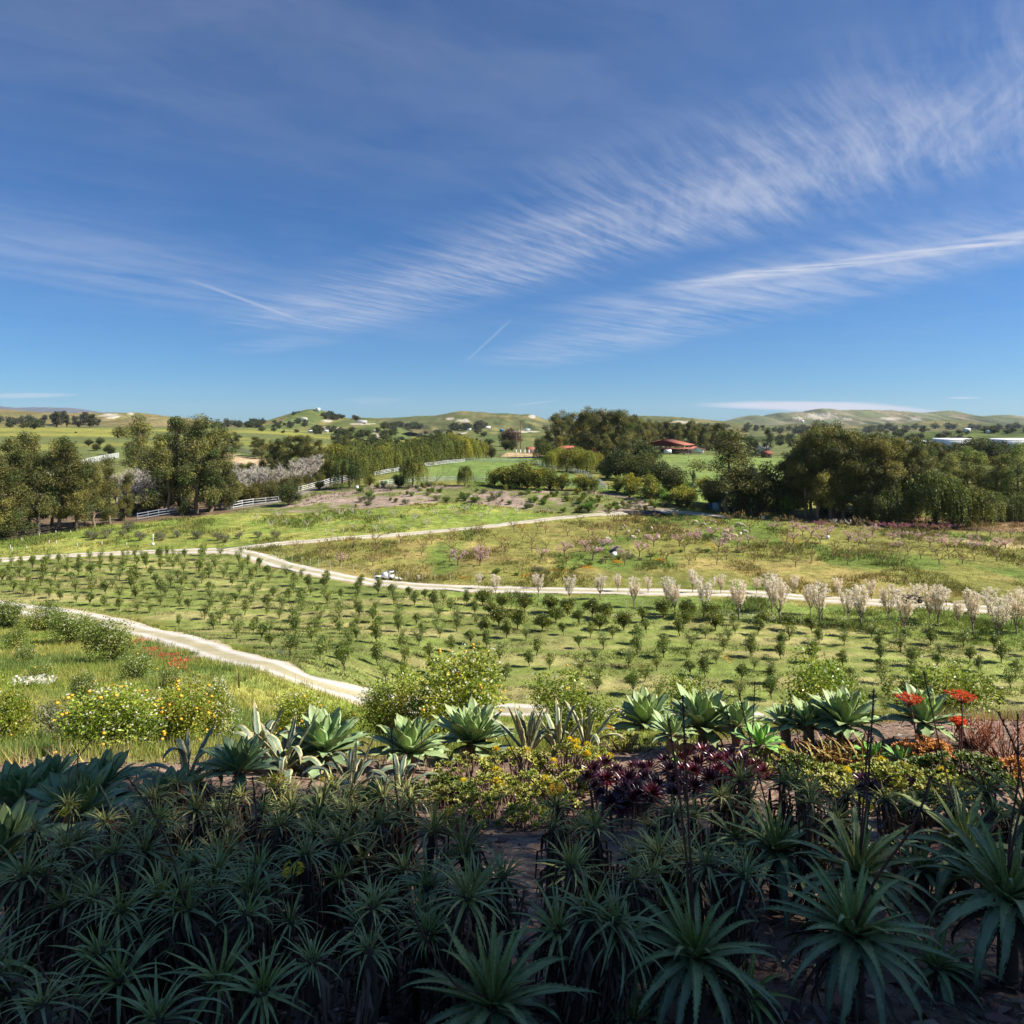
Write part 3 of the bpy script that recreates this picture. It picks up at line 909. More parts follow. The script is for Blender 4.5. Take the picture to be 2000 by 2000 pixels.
def almond(seed):
    """almond in blossom, 5 m: vase of upright wands set with pale pink flowers"""
    rng = np.random.default_rng(seed)
    t, b = G(), G()
    bc = S(150, 132, 118) * .7
    t.tube(np.array(((0, 0, -.1), (.03, .02, .5), (.02, 0, 1.1))), (.085, .07, .075), 7, bc)
    pts = []
    for i in range(9):
        a = i * 2.4 + rng.normal(0, .2)
        r = rng.uniform(.5, 1.25)
        e = np.array((math.cos(a) * r, math.sin(a) * r, rng.uniform(4.0, 5.1) - r * .3))
        m = np.array((math.cos(a) * r * .75, math.sin(a) * r * .75, 2.3))
        tt = np.linspace(0, 1, 9)[:, None]
        lb = (1 - tt) ** 2 * np.array((0, 0, 1.0)) + 2 * tt * (1 - tt) * m + tt ** 2 * e + rng.normal(0, .03, (9, 3))
        t.tube(lb, np.linspace(.05, .012, 9), 4, bc)
        pts += list(lb[3:])
        for j in range(5):
            s = lb[rng.integers(3, 8)]; q = s + np.array((rng.normal(0, .22), rng.normal(0, .22), rng.uniform(.35, .8)))
            t.tube(np.array((s, (s + q) / 2 + rng.normal(0, .03, 3), q)), (.018, .012, .006), 3, bc)
            pts += [s * .6 + q * .4, s * .2 + q * .8, q]
    pts = np.array(pts)
    n = 2700
    k = rng.integers(len(pts), size=n)
    cols = np.array([(.82, .70, .70), (.86, .80, .78), (.78, .62, .63), (.82, .78, .75)])[rng.integers(4, size=n)] * 1.0
    b.leaves(pts[k] + rng.normal(0, .085, (n, 3)), rng.normal(size=(n, 3)), rng.uniform(.09, .16, n), .11, cols, 0, rng)
    return [('trunk', t.mesh('almond_trunk', M['bark'])), ('blossom', b.mesh('almond_blossom', M['petal']))]


def flat(me_list):
    return me_list[0]


CITRUS_PAL = [S(112, 128, 58), S(130, 142, 66), S(150, 154, 78), S(100, 116, 56)]
YG_PAL = [S(140, 138, 54), S(122, 128, 52), S(160, 150, 58), S(96, 108, 48)]
OAK_PAL = [S(66, 78, 38), S(82, 90, 44), S(96, 98, 50)]
GREEN_PAL = [S(96, 124, 42), S(116, 140, 50), S(84, 108, 42)]
GREY_PAL = [S(122, 124, 92), S(140, 136, 104), S(104, 108, 76)]
ORANGE_ME = G().ico((0, 0, 0), .027, (.78, .40, .035), sub=1).mesh('orange', mat('orange_skin', None, .5, 0, .1), True)

EUC = [euc(s) for s in (1, 2, 3)] + [euc(4, .30, .40, 40), euc(5, .2, .12, 48), euc(6, .27, .22, 46)]
EUCG = [euc(7, .27, .3, 44, 150, [S(128, 134, 66), S(108, 120, 58), S(146, 146, 78)]), euc(8, .25, .2, 44, 150, [S(120, 124, 58), S(136, 134, 70), S(104, 110, 52)])]
PEP = [pepper(11), pepper(12), pepper(13, [S(84, 96, 44), S(98, 106, 48), S(72, 86, 40)], 1.25), pepper(14, [S(150, 146, 56), S(132, 134, 54)])]
OAK = [bush(s, OAK_PAL, 3.0, 6.0, 34, 150, .32, .16, .03)[0] for s in (21, 22, 23)]
OLIVE = [bush(s, [S(110, 104, 48), S(96, 96, 44), S(128, 118, 54), S(86, 84, 44)], 2.4, 4.6, 26, 130, .26, .14, .02)[0] for s in (24, 25)]
YG = [bush(s, YG_PAL, 2.0, 3.8, 26, 130, .24, .13, .03)[0] for s in (26, 27, 28)]
GRN = [bush(s, GREEN_PAL, 1.6, 2.6, 18, 110, .2, .1, .05)[0] for s in (31, 32)]
GREY = [bush(s, GREY_PAL, 1.1, 1.5, 14, 80, .16, .06, .05)[0] for s in (33, 34)]
YCIT = [bush(s, CITRUS_PAL, .80, 3.2, 15, 80, .19, .1, .17, gl=True, cl=.46, shape='round', tk=.5)[0] for s in (41, 42, 43)]
YCIT += [bush(s, CITRUS_PAL, .85, 3.1, 13, 52, .19, .09, .20, gl=True, cl=.48, shape='vase', tk=.5)[0] for s in (44, 45, 46)]
RCIT = [bush(s, [S(92, 104, 30), S(122, 124, 40), S(78, 92, 30)], 1.1, 2.8, 20, 100, .18, .1, .18, gl=True, cl=.42, tk=.6)[0] for s in (47, 48)]
ALM = [almond(s) for s in (51, 52, 53, 54)]
BARE = [bare(s, 2.2, 3, 5, S(122, 100, 80), [S(178, 160, 80), S(180, 134, 80), S(160, 150, 72)], 110, tipL=.14, r0=.052) for s in (61, 62, 63, 64)]
BAREW = [bare(s, 2.6, 3, 5, S(190, 176, 160), [S(170, 160, 90)], 14, tipL=.1) for s in (65, 66)]
PINK = [bare(s, 2.5, 3, 6, S(120, 92, 86), [(.74, .44, .55), (.78, .52, .60), (.72, .54, .58)], 360, tipL=.15, tipname='blossom') for s in (67, 68, 69)]
PURP = [bare(s, 2.6, 3, 7, S(96, 70, 70), [(.40, .12, .22), (.50, .18, .30), (.46, .22, .32)], 420, tipL=.15, tipname='blossom', spread=.8) for s in (71, 72)]
BIGBARE = [bare(s, 6.0, 4, 6, S(150, 136, 124), r0=.02, trunk=.12, spread=.8, up=.7) for s in (73, 74)]
POP = [poplar(s) for s in (81, 82, 83)]
SHADE = [euc(92, .24, .06, 84, 115, leafL=.5), euc(93, .24, .05, 84, 115, leafL=.5)]
SHADE.append(euc(94, .26, .78, 70, 150, leafL=.5))
PINE = [euc(91, .17, .1, 46, 170, [S(58, 70, 44), S(70, 80, 48), S(50, 62, 40)])]
FARB = [bush(s, [S(62, 72, 40), S(78, 84, 46), S(90, 94, 54)], 3.4, 6.0, 14, 36, .9, .55, .05)[0] for s in (95, 96, 97)]
FARE = [bush(s, [S(70, 72, 44), S(88, 84, 52), S(60, 68, 42)], 3.0, 13.0, 16, 40, 1.1, .6, .12)[0] for s in (98, 99)]


def near_orange(seed, Rx, Hh, nb, pal=None, n=360, ncl=24):
    return bush(seed, pal or [S(120, 136, 42), S(148, 156, 54), S(98, 116, 36), S(166, 166, 66)], Rx, Hh, ncl, n, .085, .045, .06, gl=True, cl=.38, nb=nb, blossom=(.74, .71, .56))


CROWN = {}


def keep(t):
    CROWN[id(t[0])] = t[1]
    return t[0]


ORG = [keep(near_orange(s, 1.15, 2.3, nb, n=300)) for s, nb in ((101, 220), (102, 620), (103, 40))]
ORGS = [keep(near_orange(s, .95, 1.7, nb, [S(124, 136, 58), S(146, 150, 74), S(106, 122, 52)], 190, 20)) for s, nb in ((104, 130), (105, 40))]

# ------------------------------------------------------------------ placing trees, row by row
def put(name, protos, u, v, top, H0, label, cat, group=None, wide=1.0, d=None, rng=RNG):
    """tree whose foot is seen at u, v (or at distance d) and whose tip is seen at height top; H0 is the height of its mesh"""
    p = at(u, d) if d else P(u, v)
    vb = HV + (CAMZ - p[2]) / p[1] * F
    Ht = max((vb - top) / F * p[1], .2)
    s = Ht / H0
    e = thing(name, label, cat, p, rng.uniform(0, 6.28), group, (s * wide, s * wide, s))
    for pn, me in protos[int(rng.integers(len(protos)))]:
        obj(pn, me, e)
    return e, p, s


def rows(spec, name, protos, H0, cat, group, wide=1.0):
    for k, r in enumerate(spec):
        u, v, top = r[:3]
        put(name, protos, u, v, top, H0, r[3] if len(r) > 3 else group[0], cat, group[1], r[4] if len(r) > 4 else wide)


rf0 = np.random.default_rng(66)
G_L = ('tall dark eucalyptus in the shaded grove by the brown rails', 'eucalyptus of the dark grove beside the meadow')
rows([(28, 1046, 860), (76, 1041, 850), (116, 1036, 858), (148, 1036, 884), (184, 1030, 902), (4, 1052, 896), (60, 1030, 872), (-40, 1060, 850), (-90, 1066, 860), (100, 1026, 880), (215, 1024, 912)], 'eucalyptus_tree', EUC, 20, 'tree', G_L)
rows([(245, 1016, 925, 'slanting half bare eucalyptus at the end of the dark grove', .8)], 'eucalyptus_tree', EUC, 20, 'tree', (None, None))
rows([(272, 962, 816, 'broad spreading eucalyptus with a domed crown behind the bare poplars', 1.25)], 'eucalyptus_tree', EUC[3:4], 20, 'tree', (None, None))
G_M = ('tall eucalyptus in the clump where the white fence begins', 'eucalyptus clump at the start of the white fence')
rows([(332, 1004, 846), (352, 1000, 812), (384, 1003, 816), (410, 1000, 838), (430, 996, 868), (450, 994, 905), (318, 1002, 892)], 'eucalyptus_tree', EUC, 20, 'tree', G_M, 1.05)
G_T = ('small dark eucalyptus on the crest beside the tan bank', 'small eucalyptus on the crest behind the tan bank')
rows([(424, 876, 846), (444, 878, 848), (460, 882, 845), (498, 892, 853), (512, 896, 857)], 'eucalyptus_tree', EUC, 20, 'tree', G_T, 1.5)
G_N = ('dense dark eucalyptus in the row behind the bare poplars', 'dark eucalyptus row behind the bare poplars')
rows([(530, 930, 862), (548, 932, 856), (566, 932, 851), (584, 932, 850), (602, 932, 853), (620, 930, 858), (638, 926, 880), (655, 918, 860), (672, 915, 852)], 'eucalyptus_tree', EUC, 20, 'tree', G_N, 1.15)
G_P = ('pale leafless poplar with fine upright twigs', 'bare pale poplars in the hollow')
POPW = 2.0
rows([(228, 985, 925), (246, 990, 918), (262, 988, 922), (285, 992, 918), (302, 990, 914), (318, 985, 922), (458, 955, 905), (470, 965, 920), (486, 960, 912), (502, 962, 906), (518, 960, 914), (540, 958, 906), (556, 950, 910), (575, 946, 900), (590, 942, 896), (606, 938, 892), (622, 932, 889), (636, 928, 887), (650, 925, 885)], 'poplar_tree', POP, 10, 'poplar', G_P, POPW)
G_O = ('rounded olive green orchard tree behind the white rail fence', 'olive green orchard trees behind the white fence')
rows([(462, 984, 946), (478, 986, 948), (494, 985, 946), (510, 982, 950), (526, 980, 944), (542, 978, 946), (470, 968, 940), (500, 966, 940), (530, 962, 936), (556, 966, 930), (580, 958, 928), (602, 952, 926), (625, 944, 922), (640, 938, 920), (285, 1004, 974), (305, 1002, 972), (262, 1006, 978), (240, 1000, 976), (470, 925, 905), (490, 922, 900), (512, 918, 898), (560, 905, 885)], 'orchard_tree', OLIVE, 4.6, 'tree', G_O)
rows([(565, 987, 941, 'round dark green bush overhanging the white rail fence', 1.15)], 'round_bush', OAK, 6, 'bush', (None, None))
rows([(624, 957, 936, 'small dark leaning tree in front of the white fence'), (14, 1054, 1002, 'low dark oak bush at the near end of the grove', 1.4)], 'oak_tree', OAK, 6, 'tree', (None, None))
G_E = ('drooping olive green pepper tree in the row along the paddock fence', 'pepper trees in the row along the paddock fence')
rows([(656, 938, 884), (694, 935, 868), (716, 930, 862), (738, 925, 866), (760, 921, 862), (782, 917, 862), (802, 914, 858), (822, 911, 860), (842, 908, 856), (862, 905, 850), (882, 902, 848), (900, 900, 850), (918, 898, 852), (936, 896, 858), (750, 918, 850), (700, 920, 856), (815, 905, 848), (855, 900, 842), (890, 896, 842), (660, 925, 862), (640, 930, 890)], 'pepper_tree', PEP[:2] + PEP[3:], 9, 'pepper tree', G_E, 1.0)
rows([(682, 954, 890, 'dark drooping pepper tree at the bend of the white fence')], 'pepper_tree', PEP[2:3], 9, 'pepper tree', (None, None))
rows([(806, 952, 886, 'tall weeping pepper tree standing alone in front of the paddock fence', .85), (908, 949, 908, 'small narrow pepper tree before the paddock rails', .8)], 'pepper_tree', PEP[1:2], 9, 'pepper tree', (None, None))
rows([(722, 949, 925, 'round bright yellow green bush by the fence corner post')], 'yellow_bush', YG, 3.8, 'bush', (None, None))
rows([(778, 951, 926, 'spiky dark green conifer in front of the paddock rails', 1.3)], 'conifer', OAK, 6, 'tree', (None, None), .9)
rows([(850, 947, 900, 'fine leafless tree beside the lone weeping pepper tree'), (1325, 925, 897, 'grey leafless tree at the edge of the green field'), (1500, 975, 940, 'leafless grey tree standing in the right green field'), (1345, 895, 862, 'tall bare grey tree beside the white gabled shed')], 'bare_tree', BIGBARE, 6, 'tree', (None, None))
G_Y = ('yellow green shrub along the top of the mulched bank', 'yellow green shrubs on top of the bank')
rows([(966, 948, 914), (985, 950, 912), (1008, 953, 906), (1030, 954, 902), (1052, 956, 912), (1074, 956, 916), (1098, 957, 922), (1135, 957, 925), (1156, 957, 930), (1206, 962, 930), (1238, 966, 924), (1268, 974, 928), (1326, 988, 946), (1344, 990, 952), (1390, 985, 944), (1372, 960, 930)], 'yellow_shrub', YG, 3.8, 'shrub', G_Y, 1.05)
G_C = ('tall dark eucalyptus of the grove above the red roofs', 'tall eucalyptus grove around the red roofed ranch')
rows([(1084, 893, 812), (1100, 893, 810), (1116, 893, 806), (1134, 897, 803), (1150, 897, 807), (1168, 900, 799), (1186, 900, 806), (1208, 904, 804), (1228, 906, 802), (1140, 890, 806), (1196, 888, 810), (1218, 890, 812), (1246, 888, 820), (1225, 920, 850), (1190, 915, 850)], 'eucalyptus_tree', EUC, 20, 'tree', G_C, 1.25)
for k in range(26):
    u = 1238 + k * 7.4 + rf0.normal(0, 2)
    put('eucalyptus_tree', EUC, u, 0, np.interp(u, [1238, 1290, 1420], [820, 824, 833]) + rf0.normal(0, 2.5), 20, 'dark eucalyptus in the long row behind the open barn', 'tree', 'eucalyptus row behind the barn', 1.15, d=480 + rf0.uniform(-8, 30))
rows([(1066, 908, 858), (1078, 918, 878), (1108, 922, 874), (1126, 922, 870), (1146, 924, 876), (1164, 922, 880), (1094, 912, 870)], 'pepper_tree', PEP[:1] + PEP[3:], 9, 'pepper tree', ('bushy green pepper tree between the paddock and the red roofed grove', 'pepper trees beside the paddock below the grove'), .95)
G_G = ('bushy green shrub in the hollow right of the paddock', 'green shrubs in the hollow beside the paddock')
rows([(1186, 935, 902), (1206, 936, 896), (1228, 938, 900), (1246, 940, 906), (1262, 938, 902), (1282, 945, 912), (1300, 958, 920), (1316, 968, 930), (1288, 972, 936), (1306, 985, 944), (1336, 962, 924), (1180, 925, 905), (1262, 918, 880), (1246, 915, 880), (1400, 990, 955), (1440, 990, 960), (1398, 990, 930), (1450, 1000, 940), (1486, 1000, 938), (1534, 1004, 930), (1505, 1000, 966), (1520, 1000, 962), (1540, 1004, 966)], 'leafy_shrub', GRN + OAK[:1] + OAK[1:2], 4, 'shrub', G_G, 1.1)
rows([(1420, 1002, 822, 'very tall lone eucalyptus with a wide crown and bare orange trunk', 1.5)], 'eucalyptus_tree', [euc(105, .25, .42, 46, 190, EUCOL[1:])], 21.5, 'tree', (None, None))
rows([(1434, 1004, 912, 'slim young eucalyptus beside the very tall lone one', .8), (1468, 1006, 908, 'dark narrow upright eucalyptus with a pale foot', .9), (1354, 978, 920, 'thin dark sapling beside the dirt turnaround', .8)], 'eucalyptus_tree', PINE, 20, 'tree', (None, None))
rows([(1498, 890, 836, 'dark dense pine rising behind the right green field', 1.3), (1462, 892, 852, 'dark round tree left of the dense pine', 1.5), (1476, 893, 858, 'dark tree against the house with white gable', 1.4)], 'pine_tree', PINE, 20, 'tree', (None, None))
G_R = ('dense dark eucalyptus in the big clump beyond the blossom orchard', 'big dark eucalyptus clump beyond the orchard')
rows([(1548, 1005, 872), (1572, 1009, 852), (1596, 1011, 838), (1622, 1012, 834), (1648, 1013, 842), (1674, 1014, 846), (1700, 1015, 848), (1726, 1015, 850), (1752, 1015, 856), (1784, 1013, 866), (1606, 1003, 829), (1650, 1003, 840), (1694, 1002, 846), (1738, 998, 852), (1772, 992, 858), (1822, 990, 868), (1540, 1000, 890), (1800, 1000, 872), (1760, 1006, 876), (1630, 1008, 850), (1585, 1003, 862)], 'eucalyptus_tree', EUC + PINE, 20, 'tree', G_R, 1.08)
rows([(1716, 1022, 948), (1738, 1024, 960), (1752, 1022, 950), (1826, 1026, 915), (1862, 1030, 946), (1896, 1028, 942), (1922, 1020, 952), (1944, 1016, 962), (1976, 1016, 966), (2010, 1016, 955)], 'pepper_tree', PEP[2:3] + PEP[:1], 9, 'pepper tree', ('weeping pepper tree hanging over the brown bare ground', 'weeping pepper trees over the bare ground'), 1.1)
rows([(1852, 985, 888), (1872, 982, 880), (1892, 980, 876), (1915, 985, 885), (1940, 990, 890), (1962, 995, 886), (1840, 985, 900)], 'pale_eucalyptus', EUCG, 20, 'tree', ('pale green gum tree behind the weeping pepper trees', 'pale green gum trees behind the pepper trees'), 1.5)
rows([(1990, 1000, 868, 'bright green tree with a pale slender trunk near the picture edge', 1.0), (2030, 1000, 872, 'bright green tree beyond the weeping pepper trees', 1.2)], 'pale_eucalyptus', EUCG[:1], 20, 'tree', (None, None))
rows([(1890, 905, 858), (1905, 905, 856), (1922, 906, 858), (1938, 908, 862), (1870, 905, 866), (1800, 890, 860), (1820, 890, 862), (1760, 888, 862), (1775, 888, 858), (1840, 889, 864), (1785, 892, 856), (1815, 893, 858), (1955, 905, 862), (1745, 890, 858), (1920, 900, 854), (2000, 905, 864)], 'oak_tree', OAK, 6, 'tree', ('dark round oak standing in front of the white greenhouses', 'dark oaks in front of the white greenhouses'), 1.2)
rows([(950, 893, 862), (935, 890, 866), (988, 880, 856), (1000, 880, 858), (1070, 878, 850), (1056, 880, 852), (960, 895, 872)], 'oak_tree', OAK, 6, 'tree', ('dark rounded tree by the utility poles', 'dark rounded trees near the utility poles'), 1.0)
rows([(996, 872, 834, 'purple brown broad tree beside the utility poles', 1.35)], 'purple_tree', [bush(110, [S(82, 60, 50), S(98, 72, 56), S(70, 58, 46)], 3.0, 6.0, 30, 150, .32, .16, .1)[0]], 6, 'tree', (None, None))
rows([(148, 846, 843, 'dark solitary bush highest on the yellow meadow', 2.0), (173, 871, 857, 'dark round bush in the middle of the yellow meadow', 1.3), (195, 870, 853, 'tall bush beside the round bush on the meadow', 1.0), (188, 880, 866, 'low bush on the slope below the round bush', 1.4), (215, 888, 868, 'dark bush left of the domed eucalyptus', 1.2)], 'meadow_bush', OAK, 6, 'bush', (None, None))

# far trees on the hills, small in the picture: one mesh of leaves and one trunk each
rf = np.random.default_rng(77)


def far_row(n, u0, u1, v0, v1, hpx, label, group, protos=FARB, H0=6.0, wide=1.3):
    kind = 'bush' if ' bush ' in label else 'tree'
    for k in range(n):
        u, v = rf.uniform(u0, u1), rf.uniform(v0, v1)
        p = PH(u, v)
        s = hpx * rf.uniform(.7, 1.3) / F * p[1] / H0
        e = thing('hillside_' + kind, label, kind, p - np.array((0, 0, .2 * s)), rf.uniform(0, 6.28), group, (s * wide, s * wide, s))
        for pn, me in protos[int(rf.integers(len(protos)))]:
            obj(pn, me, e)


far_row(16, -20, 80, 826, 838, 15, 'dark tree in the thicket at the foot of the tan hills', 'thicket at the foot of the tan hills')
far_row(8, 85, 132, 828, 836, 26, 'tall ragged tree on the meadow skyline', 'tall ragged trees on the meadow skyline', FARE, 13, 1.2)
far_row(9, 146, 200, 830, 836, 20, 'dark tree in the second skyline clump', 'second clump on the meadow skyline', FARE, 13, 1.5)
far_row(18, 395, 520, 829, 836, 11, 'dark round tree along the mustard crest', 'dark trees along the mustard crest')
far_row(22, 505, 600, 826, 846, 8, 'dark bush on the flank of the cone hill', 'bushes on the flank of the cone hill')
far_row(16, 630, 705, 813, 821, 9, 'dark tree in the row right of the cone hill', 'tree row beside the cone hill')
far_row(9, 562, 586, 806, 812, 4, 'tiny dark tree on the shoulder of the cone hill', 'tiny trees on the shoulder of the cone hill')
far_row(20, 600, 690, 838, 850, 9, 'dark tree in the belt below the cone hill', 'tree belt below the cone hill')
far_row(44, 640, 800, 842, 872, 10, 'dark bush on the scrubby spur', 'dark bushes on the scrubby spur')
far_row(26, 745, 830, 832, 840, 9, 'dark tree in the gully below the long ridge', 'tree belt in the gully below the long ridge')
far_row(16, 810, 960, 845, 868, 9, 'bush dotted on the smooth green rise', 'bushes on the smooth green rise')
far_row(10, 885, 945, 836, 841, 13, 'round tree beside the small ranch roofs', 'round trees by the small ranch roofs')
far_row(26, 1250, 1420, 832, 842, 9, 'dark tree on the far slope above the barn row', 'trees on the far slope above the barn')
far_row(32, 1440, 1700, 836, 850, 10, 'dark tree of the belt on the valley floor', 'tree belt on the valley floor')
far_row(40, 1690, 2010, 836, 848, 10, 'dark tree of the belt before the foothills', 'tree belt before the foothills')
far_row(30, 1560, 1900, 852, 866, 13, 'dark rounded tree of the orchard belt above the greenhouses', 'orchard belt above the greenhouses')
far_row(14, 1420, 1560, 858, 880, 14, 'dark tree among the houses past the green field', 'trees among the far houses')
far_row(24, 680, 960, 868, 884, 16, 'olive tree in the far row behind the pepper trees', 'far rows behind the pepper trees')

# ------------------------------------------------------------------ orchard trees
ro = np.random.default_rng(31)


def zone(v, u):
    a, b = zone_row(v)
    c = ', left of the road fork' if u < 480 else ', between the fork and the first almond' if u < 900 else ', below the almond rows'
    return a + c, b + c


def zone_row(v):
    if v > 1255:
        return 'slender young citrus tree nearest the lower road', 'young citrus trees nearest the lower road'
    if v > 1160:
        return 'slender young citrus tree in the middle rows', 'young citrus trees in the middle of the mown orchard'
    return 'small young citrus tree by the upper road', 'young citrus trees along the upper road'


def proj(x, y, z):
    return 1000 + x / y * F, HV + (CAMZ - z) / y * F


# rows run obliquely over the flat ground, 6.2 m apart
cand = []
ang = math.radians(-24)
ca, sa = math.cos(ang), math.sin(ang)
for i in range(-60, 60):
    for j in range(-60, 60):
        X0, Y0 = i * 2.75, j * 3.9
        x, y = X0 * ca - Y0 * sa + ro.normal(0, .35), X0 * sa + Y0 * ca + 85 + ro.normal(0, .35)
        if y < 44 or y > 135 or abs(x) > .74 * y + 3:
            continue
        if not bool(inpoly(np.array(x), np.array(y), R_ORCH)) or float(road_dist(np.array(x), np.array(y))) < 1.6:
            continue
        if ro.random() < .10:
            continue
        cand.append((x, y))
cand.sort(key=lambda p: p[1])
NCIT = 0
REST = G()
for q_, (x, y) in enumerate(cand):
    z = float(h(x, y)); u, v = proj(x, y, z)
    rowside = 940 < u and 1150 < v < 1235 and ro.random() < .8
    if rowside:
        lab, grp, pr, s = 'dense rounded dark green citrus in the row below the almonds', 'dense rounded citrus below the almond row', RCIT, ro.uniform(.85, 1.12)
    else:
        (lab, grp), pr, s = zone(v, u), YCIT, ro.uniform(.55, .92) * (1.08 if v < 1150 else 1.0)
    s *= .9
    if NCIT >= 298:
        R_ = ro.uniform(0, 6.28); c_, s_ = math.cos(R_), math.sin(R_)
        for pn, me in pr[int(ro.integers(len(pr)))]:
            n = len(me.vertices); V = np.empty(n * 3, np.float32); me.vertices.foreach_get('co', V); V = V.reshape(-1, 3) * s
            Cc = np.empty(n * 4, np.float32); me.color_attributes['Col'].data.foreach_get('color', Cc)
            V = np.stack([V[:, 0] * c_ - V[:, 1] * s_ + x, V[:, 0] * s_ + V[:, 1] * c_ + y, V[:, 2] + z], 1)
            k4 = len(me.polygons); li = np.empty(len(me.loops), np.int32); me.loops.foreach_get('vertex_index', li)
            lt = np.empty(k4, np.int32); me.polygons.foreach_get('loop_total', lt); ls = np.empty(k4, np.int32); me.polygons.foreach_get('loop_start', ls)
            for kk in (3, 4):
                sel = ls[lt == kk]
                if len(sel):
                    REST.add(V, li[sel[:, None] + np.arange(kk)], Cc.reshape(-1, 4)[:, :3], 0)
        continue
    e = thing('young_citrus_tree', lab, 'citrus tree', (x, y, z), ro.uniform(0, 6.28), grp, (s * 1.12, s * 1.12, s * .86))
    pp = pr[int(ro.integers(len(pr)))]
    for pn, me in pp:
        obj(pn, me, e)
    NCIT += 1
    if ro.random() < .13:
        for k in range(4):
            a = ro.uniform(0, 6.28)
            obj('orange', ORANGE_ME, e, (math.cos(a) * .7, math.sin(a) * .7 - .1, ro.uniform(1.3, 2.4)), None, 1.7)

if REST.v:
    tag(obj('far_citrus_rows', REST.mesh('far_citrus_rows', M['leaf'])), 'farthest small citrus trees of the orchard beside the upper road', kind='stuff')

# almonds in blossom: front row, middle and back along the far road
alm = [(818, 1138, 1122), (968, 1163, 1120), (1052, 1166, 1118), (1112, 1174, 1122), (1172, 1170, 1120), (1238, 1186, 1128), (1306, 1190, 1125), (1375, 1205, 1122), (1443, 1210, 1130), (1522, 1213, 1128), (1602, 1218, 1135), (1682, 1225, 1140), (1766, 1236, 1150), (1832, 1222, 1140), (1900, 1238, 1148), (1950, 1250, 1160), (1985, 1240, 1150), (2010, 1236, 1150),
       (1207, 1156, 1120), (1266, 1160, 1124), (1353, 1158, 1110), (1408, 1160, 1120), (1478, 1160, 1126), (1508, 1196, 1118), (1552, 1160, 1122), (1583, 1200, 1140), (1637, 1166, 1126), (1656, 1212, 1148), (1702, 1172, 1130), (1735, 1214, 1140), (1816, 1212, 1142), (1870, 1222, 1170), (1930, 1200, 1145), (1975, 1222, 1160), (1318, 1200, 1140), (1045, 1150, 1122), (935, 1150, 1118), (1848, 1185, 1145), (1790, 1180, 1138)]
for k, (u, v, top) in enumerate(alm):
    back = k > 17
    put('almond_tree', ALM, u, v, top, 5.0, 'almond tree in pale pink blossom ' + ('behind the front row along the dirt road' if back else 'in the front row above the citrus'), 'almond tree', 'blossoming almonds ' + ('along the dirt road' if back else 'in the front row'), 1.05)

# leafless fruit trees: right orchard, meadow by the bank, purple plums below the far clump
def in_any(x, y, u, v):
    return float(road_dist(np.array(x), np.array(y))) < 1.0


nb_ = 0
for j in range(40):
    for i in range(-60, 60):
        y = 117 + j * 3.5 + ro.normal(0, .5); x = i * 4.6 + (j % 2) * 2.2 + (y - 117) * .55 + ro.normal(0, .6)
        if abs(x) > y * .73:
            continue
        z = float(h(x, y)); u, v = proj(x, y, z)
        if not (v < 1148 and v > 1014 and u > 490) or in_any(x, y, u, v) or nb_ >= 290:
            continue
        if v < np.interp(u, [470, 700, 1000, 1300, 1500, 2000], [1076, 1056, 1028, 1006, 1012, 1036]) + 4 or ro.random() < .30:
            continue
        if v > np.interp(u, [490, 700, 850, 2000], [1085, 1122, 1140, 1180]) - 6:
            continue
        pink = abs(v - np.interp(u, [700, 1050, 1250, 1560, 1800], [1112, 1096, 1078, 1048, 1068])) < (15 if u > 1100 else 11) and ro.random() < .85
        s = ro.uniform(.75, 1.15)
        nb_ += 1
        wh_ = ('beyond the first almonds' if u < 950 else 'behind the almond row' if u < 1450 else 'at the far side') + (', close to the road' if v > 1095 else ', in the middle rows' if v > 1055 else ', close to the upper path or clump')
        if pink:
            spawn('peach_tree', PINK[int(ro.integers(3))], (x, y, z), ro.uniform(0, 6.28), s, 'pink blossoming peach tree ' + wh_, 'peach tree', 'pink peach trees ' + wh_)
        else:
            spawn('bare_fruit_tree', BARE[int(ro.integers(4))], (x, y, z), ro.uniform(0, 6.28), s, 'nearly leafless small fruit tree ' + wh_, 'fruit tree', 'nearly leafless fruit trees ' + wh_)
for u, v in [(690, 1035), (735, 1040), (762, 1038), (800, 1036), (835, 1030), (770, 1010), (850, 1008), (884, 1004), (910, 1000), (895, 1010), (985, 1010), (665, 1010), (620, 1012), (560, 1025), (545, 1012), (600, 1030), (640, 1025), (720, 1008), (530, 1030), (690, 1006), (940, 1018), (500, 1018), (648, 1046), (1010, 1006), (955, 1004), (870, 1022), (745, 1022), (810, 1018)]:
    e, p, s = put('bare_fruit_tree', BAREW, u, v + ro.normal(0, 1), v - 17 + ro.normal(0, 2), 2.6, 'pale barked leafless fruit tree on the bright green meadow', 'fruit tree', 'pale leafless trees on the green meadow', 1.2)
for u, v in [(176, 1050), (184, 1054), (206, 1052), (240, 1048), (275, 1056), (310, 1052), (316, 1056), (346, 1050), (386, 1052), (427, 1056), (440, 1060), (466, 1052), (505, 1050), (540, 1052), (252, 1032), (250, 1040)]:
    put('grey_shrub', GREY, u, v, v - 15 + ro.normal(0, 2), 1.5, 'low grey green shrub dotted on the bright meadow', 'shrub', 'grey green shrubs on the meadow', 1.0)
